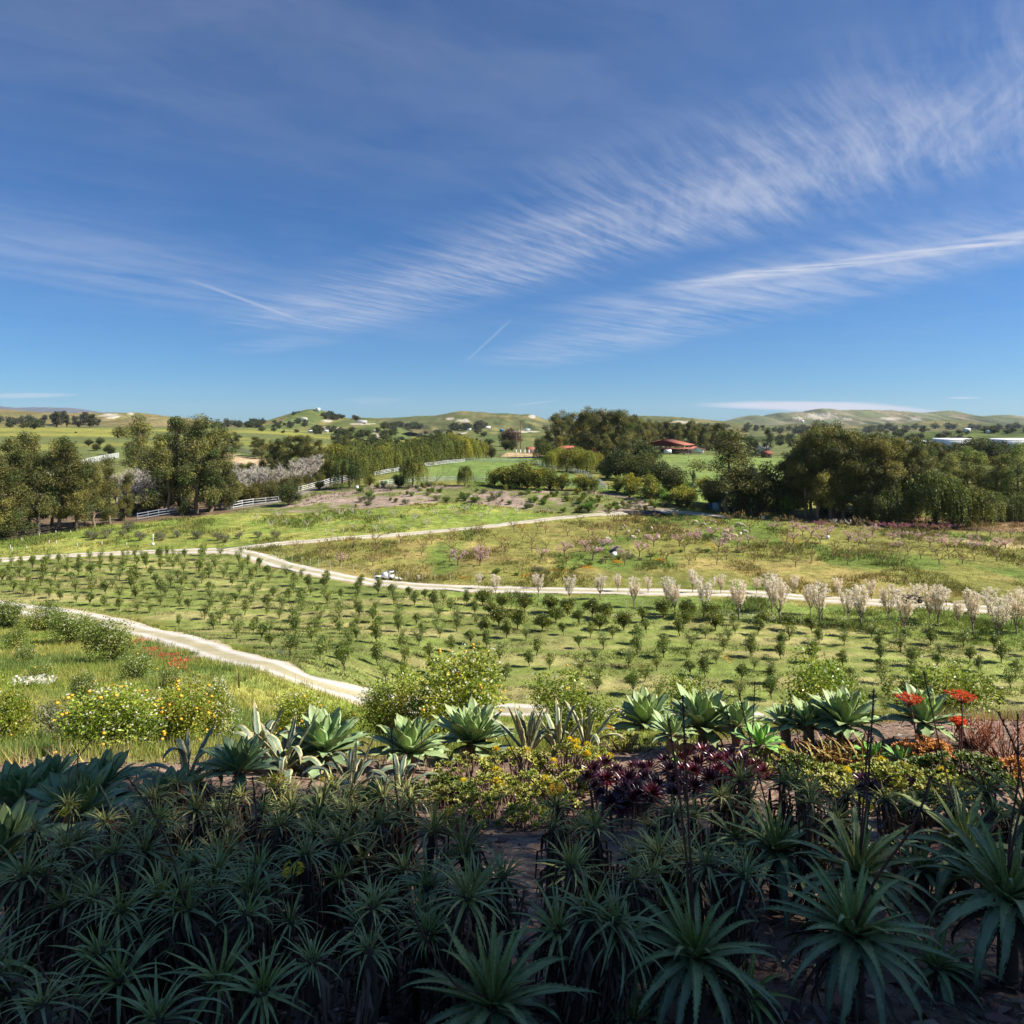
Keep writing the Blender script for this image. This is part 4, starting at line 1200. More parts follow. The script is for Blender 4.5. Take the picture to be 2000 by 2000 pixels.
for k in range(17):
    u = 1592 + k * 17 + ro.normal(0, 4)
    if 1620 < u < 1690:
        put('bare_shrub', BAREW, u, 1026 + ro.normal(0, 2), 1012, 2.6, 'greyish bare shrub in the shade of the dark clump', 'shrub', 'greyish bare shrubs under the clump', 1.6)
    else:
        put('plum_tree', PURP, u, 1028 + (u - 1590) * .03 + ro.normal(0, 2), 1016 + (u - 1590) * .02, 2.6, 'deep pink plum in flower along the bare ground', 'plum tree', 'deep pink plums along the bare ground', 1.7)
for k in range(26):
    u, v = ro.uniform(1640, 2000), ro.uniform(1046, 1085)
    put('bare_fruit_tree', BIGBARE, u, v, v - 24 + ro.normal(0, 3), 6.0, 'greyish leafless fruit tree before the weeping pepper trees', 'fruit tree', 'greyish leafless trees before the pepper trees', .8)

# shrubs on the mulched bank
nk = 0
while nk < 125:
    u, v = ro.uniform(690, 1320), ro.uniform(950, 1005)
    x, y = P(u, v)[:2]
    if not bool(inpoly(np.array(x), np.array(y), R_BANK)):
        continue
    nk += 1
    hp = ro.uniform(5, 13)
    kd = int(ro.integers(4))
    put('bank_shrub', (GRN, GRN, GREY[:1], YG[:1])[kd], u, v, v - hp, (2.4, 2.4, 1.5, 3.8)[kd], ('low green shrub', 'low green shrub', 'low grey green shrub', 'small yellow green shrub')[kd] + ' on the mulched bank ' + ('above the green meadow' if u < 1000 else 'above the narrow dirt path'), 'shrub', ('green', 'green', 'grey green', 'yellow green')[kd] + ' shrubs on the mulched bank ' + ('above the meadow' if u < 1000 else 'above the path'), 1.1)
rows([(1150, 1000, 978, 'largest yellow green shrub low on the mulched bank', 1.3)], 'bank_shrub', GRN, 2.6, 'shrub', (None, None))

# ------------------------------------------------------------------ orange trees on the near slope
def orange_tree(u, v, top, label, protos, H0, nfruit, wide=1.0, group=None, d=None, fr=1.0):
    pr = protos[int(ro.integers(len(protos)))]
    e, p, s = put('orange_tree', [pr], u, v, top, H0, label, 'orange tree', group, wide, d)
    Cn, R = CROWN[id(pr)]
    for k in range(nfruit):
        i = int(ro.integers(len(Cn)))
        out = Cn[i] - np.array((0, 0, H0 * .5)); out = out / (np.linalg.norm(out) + 1e-6) + ro.normal(0, .5, 3)
        out = out / np.linalg.norm(out)
        obj('orange', ORANGE_ME, e, tuple(Cn[i] + out * R[i] * 1.02), None, fr / s * ro.uniform(.85, 1.15))
    return e


orange_tree(900, 1442, 1274, 'largest orange tree, white flowers on top and many oranges below', ORG[:1], 2.3, 46, 1.22, d=17.5)
orange_tree(775, 1430, 1316, 'leafy orange tree left of the largest one, without visible fruit', ORG[2:], 2.3, 2, 1.05, d=18.5)
orange_tree(1115, 1412, 1322, 'wide open orange tree with a few oranges by the pale road', ORG[2:], 2.3, 16, 1.35, d=22)
orange_tree(585, 1440, 1342, 'yellowish orange tree behind the tallest agave', ORG[:1], 2.3, 14, 1.0, d=17)
orange_tree(655, 1425, 1378, 'small green orange tree against the dirt road edge', ORG[2:], 2.3, 5, 1.1, d=19)
orange_tree(225, 1500, 1328, 'orange tree loaded with fruit and white blossom above the left agaves', ORG[:1], 2.3, 60, 1.35, d=14.2)
orange_tree(345, 1475, 1340, 'low spreading orange tree with fruit near the ground', ORG[2:], 2.3, 40, 1.15, d=15.2)
orange_tree(413, 1420, 1308, 'orange tree thickly covered in white blossom', ORG[1:2], 2.3, 4, .8, d=19)
orange_tree(-6, 1430, 1332, 'orange tree cut off by the picture edge', ORG[2:], 2.3, 14, 1.0, d=17.5)
orange_tree(1600, 1395, 1278, 'tall dark orange tree behind the right agaves', ORG[2:], 2.3, 14, 1.0, d=30)
orange_tree(1838, 1385, 1296, 'broad orange tree behind the red flower spikes', ORG[2:], 2.3, 10, 1.25, d=33)
orange_tree(1365, 1392, 1318, 'pale orange tree with fruit behind the tall agave pair', ORG[:1], 2.3, 20, 1.1, d=31)
for u, v, top, w in [(22, 1225, 1172, 1.2), (86, 1232, 1176, 1.2), (136, 1256, 1194, 1.3), (214, 1296, 1210, 1.0), (36, 1270, 1222, .9), (48, 1296, 1262, 1.2), (270, 1328, 1278, 1.1), (80, 1334, 1294, 1.2), (158, 1372, 1312, .8), (175, 1250, 1205, 1.0), (330, 1345, 1305, 1.0)]:
    orange_tree(u, v, top, 'small pale flowering orange bush in the upper left rows', ORGS, 1.7, 3, w * 1.1, 'small flowering orange bushes beside the road', fr=1.2)
rows([(110, 1440, 1375, 'sparse brownish shrub in the long grass'), (735, 1385, 1338, 'greyish bush half hidden behind the small orange tree')], 'grey_shrub', GREY, 1.5, 'shrub', (None, None))

# ------------------------------------------------------------------ succulents of the foreground bed
def strap(L, W, n, curve, power, prof, fold=.25, thick=.05, teeth=0, col=(1, 1, 1), edge=None, tipcol=None, tooth=.02, wave=0.0):
    """one fleshy leaf along +X, bending downwards by curve radians; channelled above, keeled below"""
    t = np.linspace(0, 1, n + 1)
    pitch = -curve * t ** power
    ds = L / n
    cx = np.concatenate([[0], np.cumsum(np.cos((pitch[1:] + pitch[:-1]) / 2) * ds)])
    cz = np.concatenate([[0], np.cumsum(np.sin((pitch[1:] + pitch[:-1]) / 2) * ds)])
    w = np.interp(t, [p[0] for p in prof], [p[1] for p in prof]) * W / 2
    Nx, Nz = -np.sin(pitch), np.cos(pitch)
    off = [(-1, fold), (-.62, fold * .35), (0, 0), (.62, fold * .35), (1, fold)]
    V, C = [], []
    col = np.array(col, float)
    for i in range(n + 1):
        b = np.array((cx[i], 0, cz[i])); nn = np.array((Nx[i], 0, Nz[i]))
        sw = math.sin(i * 2.1) * wave * w[i]
        for k, (o, f) in enumerate(off):
            V.append(b + np.array((0, o * w[i] + sw, 0)) + nn * f * w[i])
            c = col
            if edge is not None and k in (0, 4):
                c = edge
            if tipcol is not None:
                q = ss(np.array(t[i]), .72, 1.0)
                c = np.array(c) * (1 - q) + np.array(tipcol) * q
            C.append(c)
        V.append(b - nn * (thick * w[i] * 2 + .0015)); C.append(col * .85)
    Fc = []
    for i in range(n):
        a, b = i * 6, (i + 1) * 6
        ring = [0, 1, 2, 3, 4, 5]
        for k in range(6):
            k2 = (k + 1) % 6
            Fc.append((a + ring[k2], a + ring[k], b + ring[k], b + ring[k2]))
    g = G().add(V, Fc, C)
    if teeth:
        tv, tf = [], []
        for s in (-1, 1):
            for j in range(teeth):
                q = .05 + .9 * (j + .5) / teeth
                i = q * n
                p = lambda x: np.array((np.interp(x, range(n + 1), cx), s * np.interp(x, range(n + 1), w), np.interp(x, range(n + 1), cz) + fold * np.interp(x, range(n + 1), w)))
                a, b = p(i - .18), p(i + .18)
                m = (a + b) / 2 + np.array((tooth * .5, s * tooth, tooth * .3))
                tv += [a, b, m]; k = len(tv); tf.append((k - 3, k - 2, k - 1))
        g.add(tv, tf, S(168, 176, 120) * .8)
    return g


ALOE_P = [(0, 1.0), (.12, .95), (.5, .72), (.8, .36), (.93, .14), (1, .02)]
AGAV_P = [(0, .42), (.1, .40), (.3, .7), (.55, 1.0), (.75, .84), (.9, .4), (1, .015)]
VAR_P = [(0, .9), (.25, .75), (.5, 1.0), (.8, .66), (.94, .25), (1, .02)]
ARB_P = [(0, 1.0), (.2, .8), (.6, .5), (.9, .2), (1, .03)]
SUC = M['succulent']
bl = S(174, 172, 126)
ALOE_L = [strap(1, .145, 10, c, p, ALOE_P, .45, .12, 15, bl * .95, None, S(130, 134, 104), .011, w).mesh('aloe_leaf', SUC, False) for c, p, w in ((.2, 1, .05), (.6, 1.3, .1), (1.15, 1.4, .12), (1.8, 1.3, .15), (1.0, 3.0, .1))]
ARB_L = [strap(1, .098, 8, c, p, ARB_P, .4, .14, 0, S(166, 166, 114) * .95, None, S(160, 152, 108), 0, .1).mesh('shrub_aloe_leaf', SUC, False) for c, p in ((.3, 1.2), (.75, 1.3), (1.25, 1.3), (1.9, 1.1))]
ag = S(156, 176, 130)
AGAV_L = [strap(1, .35, 10, c, p, AGAV_P, .22, .06, 0, ag * .92, ag * 1.0, S(150, 150, 110), 0, w).mesh('agave_leaf', SUC, True) for c, p, w in ((-.10, 1, .02), (.15, 1.5, .04), (.4, 1.4, .08), (.55, 2.0, .12), (.9, 1.4, .1))]
VAR_L = [strap(1, .15, 12, c, p, VAR_P, .35, .08, 0, S(116, 136, 110) * .9, S(226, 212, 158) * .9, S(190, 170, 120), 0, .12).mesh('striped_leaf', SUC, False) for c, p in ((.05, 1), (.5, 2), (2.9, 3.2), (3.0, 2.2), (1.3, 2))]
DRY_L = [strap(1, .12, 7, c, 1.3, ARB_P, .9, .1, 0, S(140, 112, 84) * .8, S(118, 92, 70) * .8, None, 0, .5).mesh('dry_leaf', SUC, False) for c in (1.0, 1.9)]
r3 = np.random.default_rng(303)


def rosette(parent, meshes, n, L, e0, e1, z0=0.0, r0=.03, c_in=(1, 1, 1), c_out=(1, 1, 1), pick=None, jit=.08, az0=0.0, name='leaf', lr=(.55, 1.0)):
    """n separate leaves in a spiral: the innermost steepest (e0), the outermost lowest (e1)"""
    for k in range(n):
        q = (k + .5) / n
        el = math.radians(e0 + (e1 - e0) * q ** .85) + r3.normal(0, jit)
        a = az0 + k * 2.39996 + r3.normal(0, jit * 1.3)
        Lk = L * (lr[0] + (lr[1] - lr[0]) * min(1, q * 2.2)) * r3.uniform(.86, 1.1)
        i = pick(q) if pick else int(r3.integers(len(meshes)))
        c = (np.array(c_in) * (1 - q) + np.array(c_out) * q) * r3.uniform(.86, 1.14)
        rr = r0 * (.3 + q)
        obj(name, meshes[i], parent, (math.cos(a) * rr, math.sin(a) * rr, z0 - .10 * L * q), (r3.normal(0, .12), -el, a), (Lk, Lk * r3.uniform(.88, 1.12), Lk), c)


def curve_tube(pts, r, col, sides=5, n=10):
    pts = np.array(pts, float); t = np.linspace(0, len(pts) - 1, n)
    c = np.stack([np.interp(t, range(len(pts)), pts[:, k]) for k in range(3)], 1)
    ker = np.array((.25, .5, .25))
    for _ in range(2):
        c[1:-1] = .25 * c[:-2] + .5 * c[1:-1] + .25 * c[2:]
    return G().tube(c, np.linspace(r, r * .6, n), sides, col)


def dry_stalk(parent, z0, pts, r=.008, tuft=.16):
    """dry flower stalk that ends in a spent spike"""
    g = curve_tube([(0, 0, z0)] + pts, r, S(120, 82, 64) * .7, 5, 12)
    e = np.array(pts[-1]); b = np.array(pts[-2]) if len(pts) > 1 else np.array((0, 0, z0))
    d = (e - b) / np.linalg.norm(e - b)
    k = 46
    p = e - d * r3.random((k, 1)) * tuft * 1.6
    g.leaves(p, r3.normal(size=(k, 3)) * .7 + d * .4, tuft * .13, .008, jitter(S(104, 74, 58) * .7, k, r3), 0, r3)
    obj('flower_stalk', g.mesh('flower_stalk', M['bark']), parent)


# big toothed aloes in the shade: heart position, leaf length, leaves, label
def big_aloe(u, v, L, n, label, lean=0.0, hh=.38, tone=(1, 1, 1), stalks=()):
    p = P(u, v, hh)
    e = thing('toothed_aloe', label, 'aloe', p, r3.uniform(0, 6.28), 'big toothed aloes along the front of the bed')
    e.rotation_euler = (lean, 0, e.rotation_euler[2])
    g = G().tube(np.array(((0, 0, -.12), (0, 0, hh * .5), (0, 0, hh - .02))), (.06, .055, .05), 8, S(110, 92, 74) * .7)
    obj('stem', g.mesh('aloe_stem', M['bark']), e)
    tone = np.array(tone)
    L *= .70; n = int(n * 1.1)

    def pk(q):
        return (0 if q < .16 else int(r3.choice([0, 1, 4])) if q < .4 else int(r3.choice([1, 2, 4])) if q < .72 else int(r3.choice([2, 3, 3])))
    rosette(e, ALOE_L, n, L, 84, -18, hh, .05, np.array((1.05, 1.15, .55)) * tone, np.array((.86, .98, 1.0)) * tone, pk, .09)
    for k in range(13):
        a = r3.uniform(0, 6.28)
        obj('dry_leaf', DRY_L[k % 2], e, (math.cos(a) * .05, math.sin(a) * .05, hh * .75), (r3.normal(0, .4), math.radians(r3.uniform(-10, 30)), a), L * .8, (.8, .75, .7))
    for s in stalks:
        dry_stalk(e, hh, [np.array(q) for q in s])
    return e


big_aloe(960, 1950, .70, 34, 'toothed aloe lowest in the middle with a curled brown stalk beside it', 0, .34, stalks=[((-.25, .1, .55), (-.42, .2, .9), (-.45, .25, 1.05)), ((-.3, -.05, .32), (-.5, -.08, .28), (-.62, .0, .38))])
big_aloe(1358, 1856, .62, 38, 'toothed aloe with drooping lower leaves between the middle and the fallen bark', 0, .45, stalks=[((.05, .0, 1.0), (.08, .02, 1.75)), ((.1, .02, 1.2), (.16, .05, 1.6))])
big_aloe(1667, 1814, .70, 40, 'widest toothed aloe spreading over the leaf litter', 0, .48, stalks=[((-.2, .1, .9), (-.5, .2, 1.35), (-.56, .2, 1.6))])
big_aloe(1968, 1742, .80, 36, 'toothed aloe cut off by the picture edge with two tall bent stalks', 0, .55, stalks=[((-.05, .1, .9), (.0, .15, 1.3), (-.15, .15, 1.55)), ((.0, .05, .9), (.1, .1, 1.35), (.2, .1, 1.6))])
big_aloe(1677, 1696, .80, 34, 'toothed aloe behind the widest one, with two straight brown stalks', 0, .50, stalks=[((-.02, .05, 1.0), (.0, .1, 1.75)), ((.06, .05, .9), (.08, .1, 1.5))])
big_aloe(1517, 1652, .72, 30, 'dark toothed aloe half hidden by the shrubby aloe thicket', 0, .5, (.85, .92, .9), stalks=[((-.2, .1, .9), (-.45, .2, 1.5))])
big_aloe(1885, 1641, .80, 28, 'toothed aloe with long pale arching leaves behind the one at the edge', 0, .5, stalks=[((-.3, .2, .8), (-.75, .5, 1.5))])
big_aloe(1462, 1935, .36, 20, 'small yellow green toothed aloe at the foot of the larger ones', 0, .12, (1.1, 1.12, .7))
big_aloe(2010, 1590, .75, 26, 'toothed aloe farthest back at the picture edge', 0, .5, stalks=[((.0, .1, .9), (-.1, .2, 1.4))])
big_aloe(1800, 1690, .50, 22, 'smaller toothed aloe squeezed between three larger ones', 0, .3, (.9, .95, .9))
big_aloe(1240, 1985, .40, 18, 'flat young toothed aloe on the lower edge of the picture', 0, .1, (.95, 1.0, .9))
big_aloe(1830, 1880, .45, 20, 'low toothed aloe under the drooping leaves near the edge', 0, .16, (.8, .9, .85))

# shrubby aloes: a head of narrow leaves on a bare stem with hanging dead leaves
HEADS = [(29, 1817), (101, 1853), (286, 1824), (337, 1875), (489, 1857), (547, 1809), (630, 1824), (196, 1936), (196, 1697), (301, 1726), (402, 1650), (402, 1719), (475, 1643), (507, 1708), (612, 1661), (670, 1646), (341, 1538), (435, 1512), (134, 1639), (399, 1574), (326, 1617), (471, 1574), (543, 1559), (598, 1603), (670, 1603), (254, 1672), (525, 1617), (560, 1530), (500, 1540),
         (672, 1625), (806, 1611), (853, 1647), (987, 1633), (1067, 1625), (809, 1774), (824, 1712), (918, 1712), (991, 1720), (1063, 1705), (751, 1741), (904, 1778), (867, 1676), (1186, 1705), (1186, 1629), (1259, 1633), (1136, 1669), (1230, 1669), (1295, 1712), (1324, 1658), (1157, 1600), (1266, 1595), (1320, 1592), (1190, 1760), (730, 1690), (760, 1600), (850, 1745), (960, 1670), (720, 1790), (690, 1840),
         (1322, 1610), (1420, 1611), (1474, 1532), (1517, 1536), (1572, 1534), (1608, 1556), (1546, 1570), (1481, 1570), (1445, 1556), (1626, 1528), (1789, 1560), (1753, 1570), (1843, 1556), (1898, 1550), (1970, 1550), (1400, 1560), (1370, 1585), (1590, 1590), (1420, 1660), (1360, 1690),
         (60, 1690), (20, 1740), (150, 1760), (230, 1770), (60, 1905), (390, 1790), (450, 1760), (560, 1740), (350, 1690), (130, 1960), (700, 1720), (270, 1885), (330, 1990)]
FLOWERS = {(543, 1559): 1, (598, 1603): 1, (415, 1559): 1, (1067, 1625): 2, (987, 1633): 1, (547, 1809): 1, (134, 1639): 1, (630, 1824): 0, (471, 1574): 1}


def zone_label(u, v):
    for lim, a in ((120, 'at the edge of the bed'), (300, 'below the large shaded agave'), (460, 'below the half shaded agave'), (620, 'below the curled striped agaves'), (780, 'below the tallest agave'), (960, 'below the sunlit agave pair'), (1180, 'below the slender striped agaves'), (1330, 'below the purple rosettes'), (3000, 'among the toothed aloes')):
        if u < lim:
            break
    b = 'front row' if v > 1760 else 'centre row' if v > 1640 else 'back row'
    return 'shrubby aloe %s, %s' % (a, b), 'shrubby aloes %s, %s' % (a, b)


STEMS = []
for s in range(5):
    g = G()
    hgt = 1.0
    g.tube(wander(np.array((0, 0, -.15)), np.array((0, 0, hgt)), 6, .02, r3), np.linspace(.035, .03, 6), 6, S(92, 76, 62) * .7)
    sk = G()
    for k in range(34):
        a = r3.uniform(0, 6.28); z = r3.uniform(.35, .97); Lk = r3.uniform(.18, .45)
        o = np.array((math.cos(a), math.sin(a), 0))
        p0 = o * .03 + np.array((0, 0, z)); p1 = o * r3.uniform(.07, .13) + np.array((0, 0, z - .03)); p2 = o * r3.uniform(.05, .12) + np.array((0, 0, z - Lk))
        sk.tube(np.array((p0, p1, (p1 + p2) / 2, p2)), (.013, .011, .008, .003), 3, S(136, 108, 86) * r3.uniform(.45, .95), cap=False)
    STEMS.append((g.mesh('aloe_stem', M['bark']), sk.mesh('dead_leaves', M['litter'])))


def yellow_flower(parent, z, big):
    g = curve_tube([(0, 0, z), (.02, 0, z + .12), (.03, .01, z + .22)], .006, S(120, 110, 60) * .6)
    f = G(); k = 46 if big == 2 else 26
    a = r3.uniform(0, 6.28, k); q = r3.random(k)
    p = np.stack([.03 + .02 * np.cos(a), .01 + .02 * np.sin(a), z + .2 + .10 * q], 1)
    A = np.stack([np.cos(a), np.sin(a), .9 - 1.6 * q], 1)
    f.leaves(p, A, .055, .016, jitter((.62, .36, .03) if big == 2 else (.62, .48, .05), k, r3, .12), 0, r3)
    obj('flower_stalk', g.mesh('flower_stalk', M['bark']), parent)
    obj('flower_head', f.mesh('flower_head', M['petal']), parent)


def shrub_aloe(u, v, hgt, L, n, fl=0):
    p = P(u, v, hgt)
    lab, grp = zone_label(u, v)
    if fl:
        lab = 'yellow flowering ' + lab
    e = thing('shrubby_aloe', lab, 'aloe', p, r3.uniform(0, 6.28), grp + (', with flower' if fl else ''))
    e.rotation_euler[0], e.rotation_euler[1] = r3.normal(0, .2), r3.normal(0, .2)
    st, sk = STEMS[int(r3.integers(5))]
    obj('stem', st, e, None, None, (1, 1, hgt)); obj('dead_leaves', sk, e, None, None, (1, 1, hgt))

    def pk(q):
        return 0 if q < .25 else int(r3.choice([0, 1, 1, 2])) if q < .6 else int(r3.choice([1, 2, 2, 3]))
    tn = np.array((1, 1, 1)) * r3.uniform(.82, 1.2) * np.array((r3.uniform(.92, 1.1), 1, r3.uniform(.85, 1.1)))
    rosette(e, ARB_L, n, L, 84, 0, hgt, .03, np.array((1.12, 1.14, .66)) * tn, np.array((.94, 1.0, .98)) * tn, pk, .24, lr=(.5, 1.0))
    for k in range(4):
        obj('dry_leaf', DRY_L[k % 2], e, (0, 0, hgt - .03), (r3.normal(0, .5), math.radians(r3.uniform(-5, 45)), r3.uniform(0, 6.28)), L * r3.uniform(.7, 1.0), (.85, .78, .7))
    if fl:
        yellow_flower(e, hgt, fl)
    elif r3.random() < .11:
        a = r3.normal(0, .12, 4)
        dry_stalk(e, hgt, [np.array((a[0], a[1], hgt + .3)), np.array((a[0] + a[2], a[1] + a[3], hgt + r3.uniform(.5, .8)))], .006, .1)


for k in range(34):
    v = r3.uniform(1560, 1790)
    HEADS.append((r3.uniform(0, 1290 if v > 1700 else 1480), v))
for k in range(26):
    HEADS.append((r3.uniform(215, 800), r3.uniform(1535, 1625)))
for u, v in HEADS:
    hg = float(np.interp(v, [1520, 1650, 1980], [.75, .72, .5])) * r3.uniform(.85, 1.15)
    L = float(np.interp(v, [1520, 1700, 1980], [.25, .24, .235])) * r3.uniform(.62, 1.28)
    shrub_aloe(u, v, hg, L, 30, FLOWERS.get((u, v), 0))


# agaves with broad pale leaves
def agave(u, v, r, label, lit=1.0, tone=(1, 1, 1), n=36, hh=.36, steep=86):
    hh = min(hh, .36)
    n = int(n * 1.15)
    p = P(u, v, hh)
    L = r / F * p[1] * 1.0
    e = thing('broad_leaved_agave', label, 'agave', p, r3.uniform(0, 6.28), 'broad leaved agaves along the edge of the bed')
    g = G().tube(np.array(((0, 0, -.2), (.02, 0, hh * .5), (0, 0, hh))), (.09, .08, .07), 8, S(150, 126, 100) * .7)
    obj('stem', g.mesh('agave_stem', M['bark']), e)
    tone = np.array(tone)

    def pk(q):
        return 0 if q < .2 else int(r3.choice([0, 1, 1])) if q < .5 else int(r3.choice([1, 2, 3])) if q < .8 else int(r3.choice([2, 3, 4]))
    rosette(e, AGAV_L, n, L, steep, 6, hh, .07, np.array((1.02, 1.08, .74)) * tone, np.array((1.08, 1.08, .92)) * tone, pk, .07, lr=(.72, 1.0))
    for k in range(6):
        a = r3.uniform(0, 6.28)
        obj('dry_leaf', DRY_L[k % 2], e, (math.cos(a) * .06, math.sin(a) * .06, hh * .8), (r3.normal(0, .5), math.radians(r3.uniform(-35, 0)), a), L * .75, (1.9, 1.75, 1.45))
    return e


agave(152, 1580, 96, 'large shaded agave behind the corner of the aloe thicket', n=40)
agave(30, 1560, 80, 'shaded agave touching the picture edge', n=34)
agave(2, 1660, 105, 'upright agave cut off by the lower picture edge', n=30)
agave(203, 1528, 66, 'agave whose tips reach the sun below the fruiting orange tree', n=32)
agave(95, 1525, 60, 'half shaded agave below the white blossomed orange tree', n=30)
agave(326, 1565, 72, 'dark agave wedged behind the dark shrubby aloes', n=32)
agave(468, 1500, 76, 'agave in half shade beside the curled striped leaves', n=34)
agave(634, 1462, 90, 'tallest sunlit blue grey agave beside the curled striped leaves', tone=(.98, 1.02, 1.12), n=40)
agave(799, 1462, 80, 'sunlit agave nearest in front of the leafy orange tree', n=38)
agave(922, 1444, 84, 'sunlit agave directly below the largest orange tree', n=38)
agave(1259, 1412, 78, 'sunlit agave standing left of the tall pair', n=38)
agave(1311, 1430, 48, 'small agave hidden between the two tall ones', n=24)
agave(1372, 1414, 84, 'sunlit agave with grey dry tips below the fruiting orange tree', n=40)
agave(1441, 1412, 54, 'agave peeping out behind the one with dry tips', n=26)
agave(1484, 1450, 44, 'small fresh green agave at the foot of the row', tone=(.8, 1.1, .6), n=22)
agave(1532, 1412, 48, 'small agave at the left of the tight trio', n=26)
agave(1579, 1412, 56, 'middle agave of the tight trio', n=30)
agave(1648, 1408, 80, 'largest agave of the tight trio below the tall dark orange tree', n=40)
agave(1804, 1404, 72, 'agave standing alone beside the red flower spikes', n=36)
agave(1702, 1474, 28, 'tiny fresh green agave among the pale bark chips', tone=(.75, 1.1, .45), n=18, hh=.15)
agave(1322, 1490, 26, 'tiny lime green agave between the purple rosettes', tone=(.85, 1.25, .4), n=18, hh=.15)
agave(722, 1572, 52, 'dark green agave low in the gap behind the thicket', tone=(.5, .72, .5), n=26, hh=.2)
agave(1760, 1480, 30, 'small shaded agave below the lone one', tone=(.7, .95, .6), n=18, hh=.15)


def striped(u, v, L, n, label, pickc, hh=.2, e0=84, e1=25, tone=(1, 1, 1)):
    p = P(u, v, hh)
    e = thing('striped_agave', label, 'agave', p, r3.uniform(0, 6.28), 'striped agaves with cream leaf margins')
    g = G().tube(np.array(((0, 0, -.2), (0, 0, hh))), (.08, .07), 8, S(150, 126, 100) * .7)
    obj('stem', g.mesh('agave_stem', M['bark']), e)
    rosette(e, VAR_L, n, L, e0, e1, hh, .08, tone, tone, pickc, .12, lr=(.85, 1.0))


up = lambda q: int(r3.choice([0, 0, 1])) if q < .6 else int(r3.choice([1, 3, 4]))
curl = lambda q: int(r3.choice([0, 2, 3])) if q < .6 else int(r3.choice([2, 3, 4]))
striped(507, 1478, .95, 17, 'striped agave with long leaves curled over at the tips', curl)
striped(362, 1520, .85, 14, 'striped agave with one hooked leaf above the dark agave', curl)
striped(556, 1490, .9, 16, 'pale striped agave with folded leaves left of the tallest agave', curl)
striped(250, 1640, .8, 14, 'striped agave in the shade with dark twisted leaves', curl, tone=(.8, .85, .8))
striped(1030, 1462, .85, 13, 'upright striped agave just right of the sunlit pair', up, e1=45)
striped(1090, 1455, .8, 11, 'upright striped agave in the middle of the three slender ones', up, e1=45)
striped(1146, 1450, .75, 12, 'upright striped agave beside the left sunlit agave of the row', up, e1=45)
striped(686, 1530, .75, 14, 'striped agave with pale dry leaves below the tallest agave', curl)
striped(780, 1530, .6, 10, 'small striped agave under the nearest sunlit agave', curl)

# yellow green succulent bushes: twigs, one rosette object per twig tip, yellow flower heads
def small_rosette(n, L, W, col, e0, e1, rng, tip=None, matname='succulent'):
    g = G()
    for k in range(n):
        q = (k + .5) / n; el = math.radians(e0 + (e1 - e0) * q); a = k * 2.4
        d = np.array((math.cos(a) * math.cos(el), math.sin(a) * math.cos(el), math.sin(el)))
        sd = np.array((-math.sin(a), math.cos(a), 0)); nn = np.cross(d, sd)
        l = L * (.6 + .4 * min(1, q * 2)); c = np.array(col) * rng.uniform(.8, 1.2)
        V = [d * .01, d * l * .55 + sd * W / 2 - nn * W * .12, d * l + nn * 0, d * l * .55 - sd * W / 2 - nn * W * .12, d * l * .5 + nn * W * .22]
        cc = np.array([c * .9, c, np.array(tip) if tip is not None else c * 1.1, c, c])
        g.add(V, [(0, 1, 4), (1, 2, 4), (2, 3, 4), (3, 0, 4)], cc)
    return g.mesh('small_rosette', M[matname])


YR = [small_rosette(14, .06, .034, c_, 80, 5, r3) for c_ in (S(164, 164, 68), S(134, 146, 60), S(172, 166, 92), S(150, 150, 58))]
OR_ = [small_rosette(14, .055, .03, S(196, 150, 76), 80, 5, r3, S(206, 116, 60)) for _ in range(2)]
DG = [small_rosette(14, .06, .034, S(96, 108, 44), 80, 5, r3) for _ in range(2)]
AE = [small_rosette(46, .15, .027, S(78, 34, 46), 78, -8, r3, S(44, 22, 34), 'aeonium') for _ in range(3)]
AER = [small_rosette(46, .15, .027, S(108, 38, 48), 78, -8, r3, S(58, 26, 36), 'aeonium') for _ in range(2)]
RS = [G().tube(np.array(((0, 0, 0), (.01, 0, .1), (.0, .01, .2))), (.006, .005, .003), 4, S(176, 108, 72)).mesh('twig_tip', SUC)]


def suc_bush(u, v, wpx, hpx, label, ros, n, flowers=0, group='yellow green succulent bushes', name='succulent_bush', cat='succulent', twigc=S(150, 124, 106), rs=1.0):
    p = P(u, v + hpx * .55)
    k = p[1] / F
    Rx, Hh = wpx * k, hpx * k * 1.15
    e = thing(name, label, cat, p, 0, group)
    g = G(); tips = []
    for i in range(n):
        a = r3.uniform(0, 6.28); r = math.sqrt(r3.random()) * Rx
        t = np.array((math.cos(a) * r, math.sin(a) * r * .8, Hh * (1.0 - .55 * (r / Rx) ** 2) * r3.uniform(.72, 1.08)))
        b = np.array((t[0] * .35, t[1] * .35, -.05))
        g.tube(wander(b, t, 5, .018, r3), np.linspace(.011, .006, 5), 4, twigc * r3.uniform(.45, .8), cap=False)
        tips.append(t)
    obj('branches', g.mesh('branches', M['bark']), e)
    for i, t in enumerate(tips):
        obj('rosette', ros[int(r3.integers(len(ros)))], e, t, (r3.normal(0, .35), r3.normal(0, .35), r3.uniform(0, 6.28)), rs * r3.uniform(.8, 1.35))
    for i in range(flowers):
        t = tips[int(r3.integers(len(tips)))] + np.array((0, 0, .05))
        f = G(); kf = 50
        d = unit(kf, r3); d[:, 2] = np.abs(d[:, 2])
        f.leaves(t + d * .035 + np.array((0, 0, .03)), d, .03, .022, jitter((.78, .60, .04), kf, r3, .1), 0, r3)
        obj('flower_head', f.mesh('flower_head', M['petal']), e)
    return e


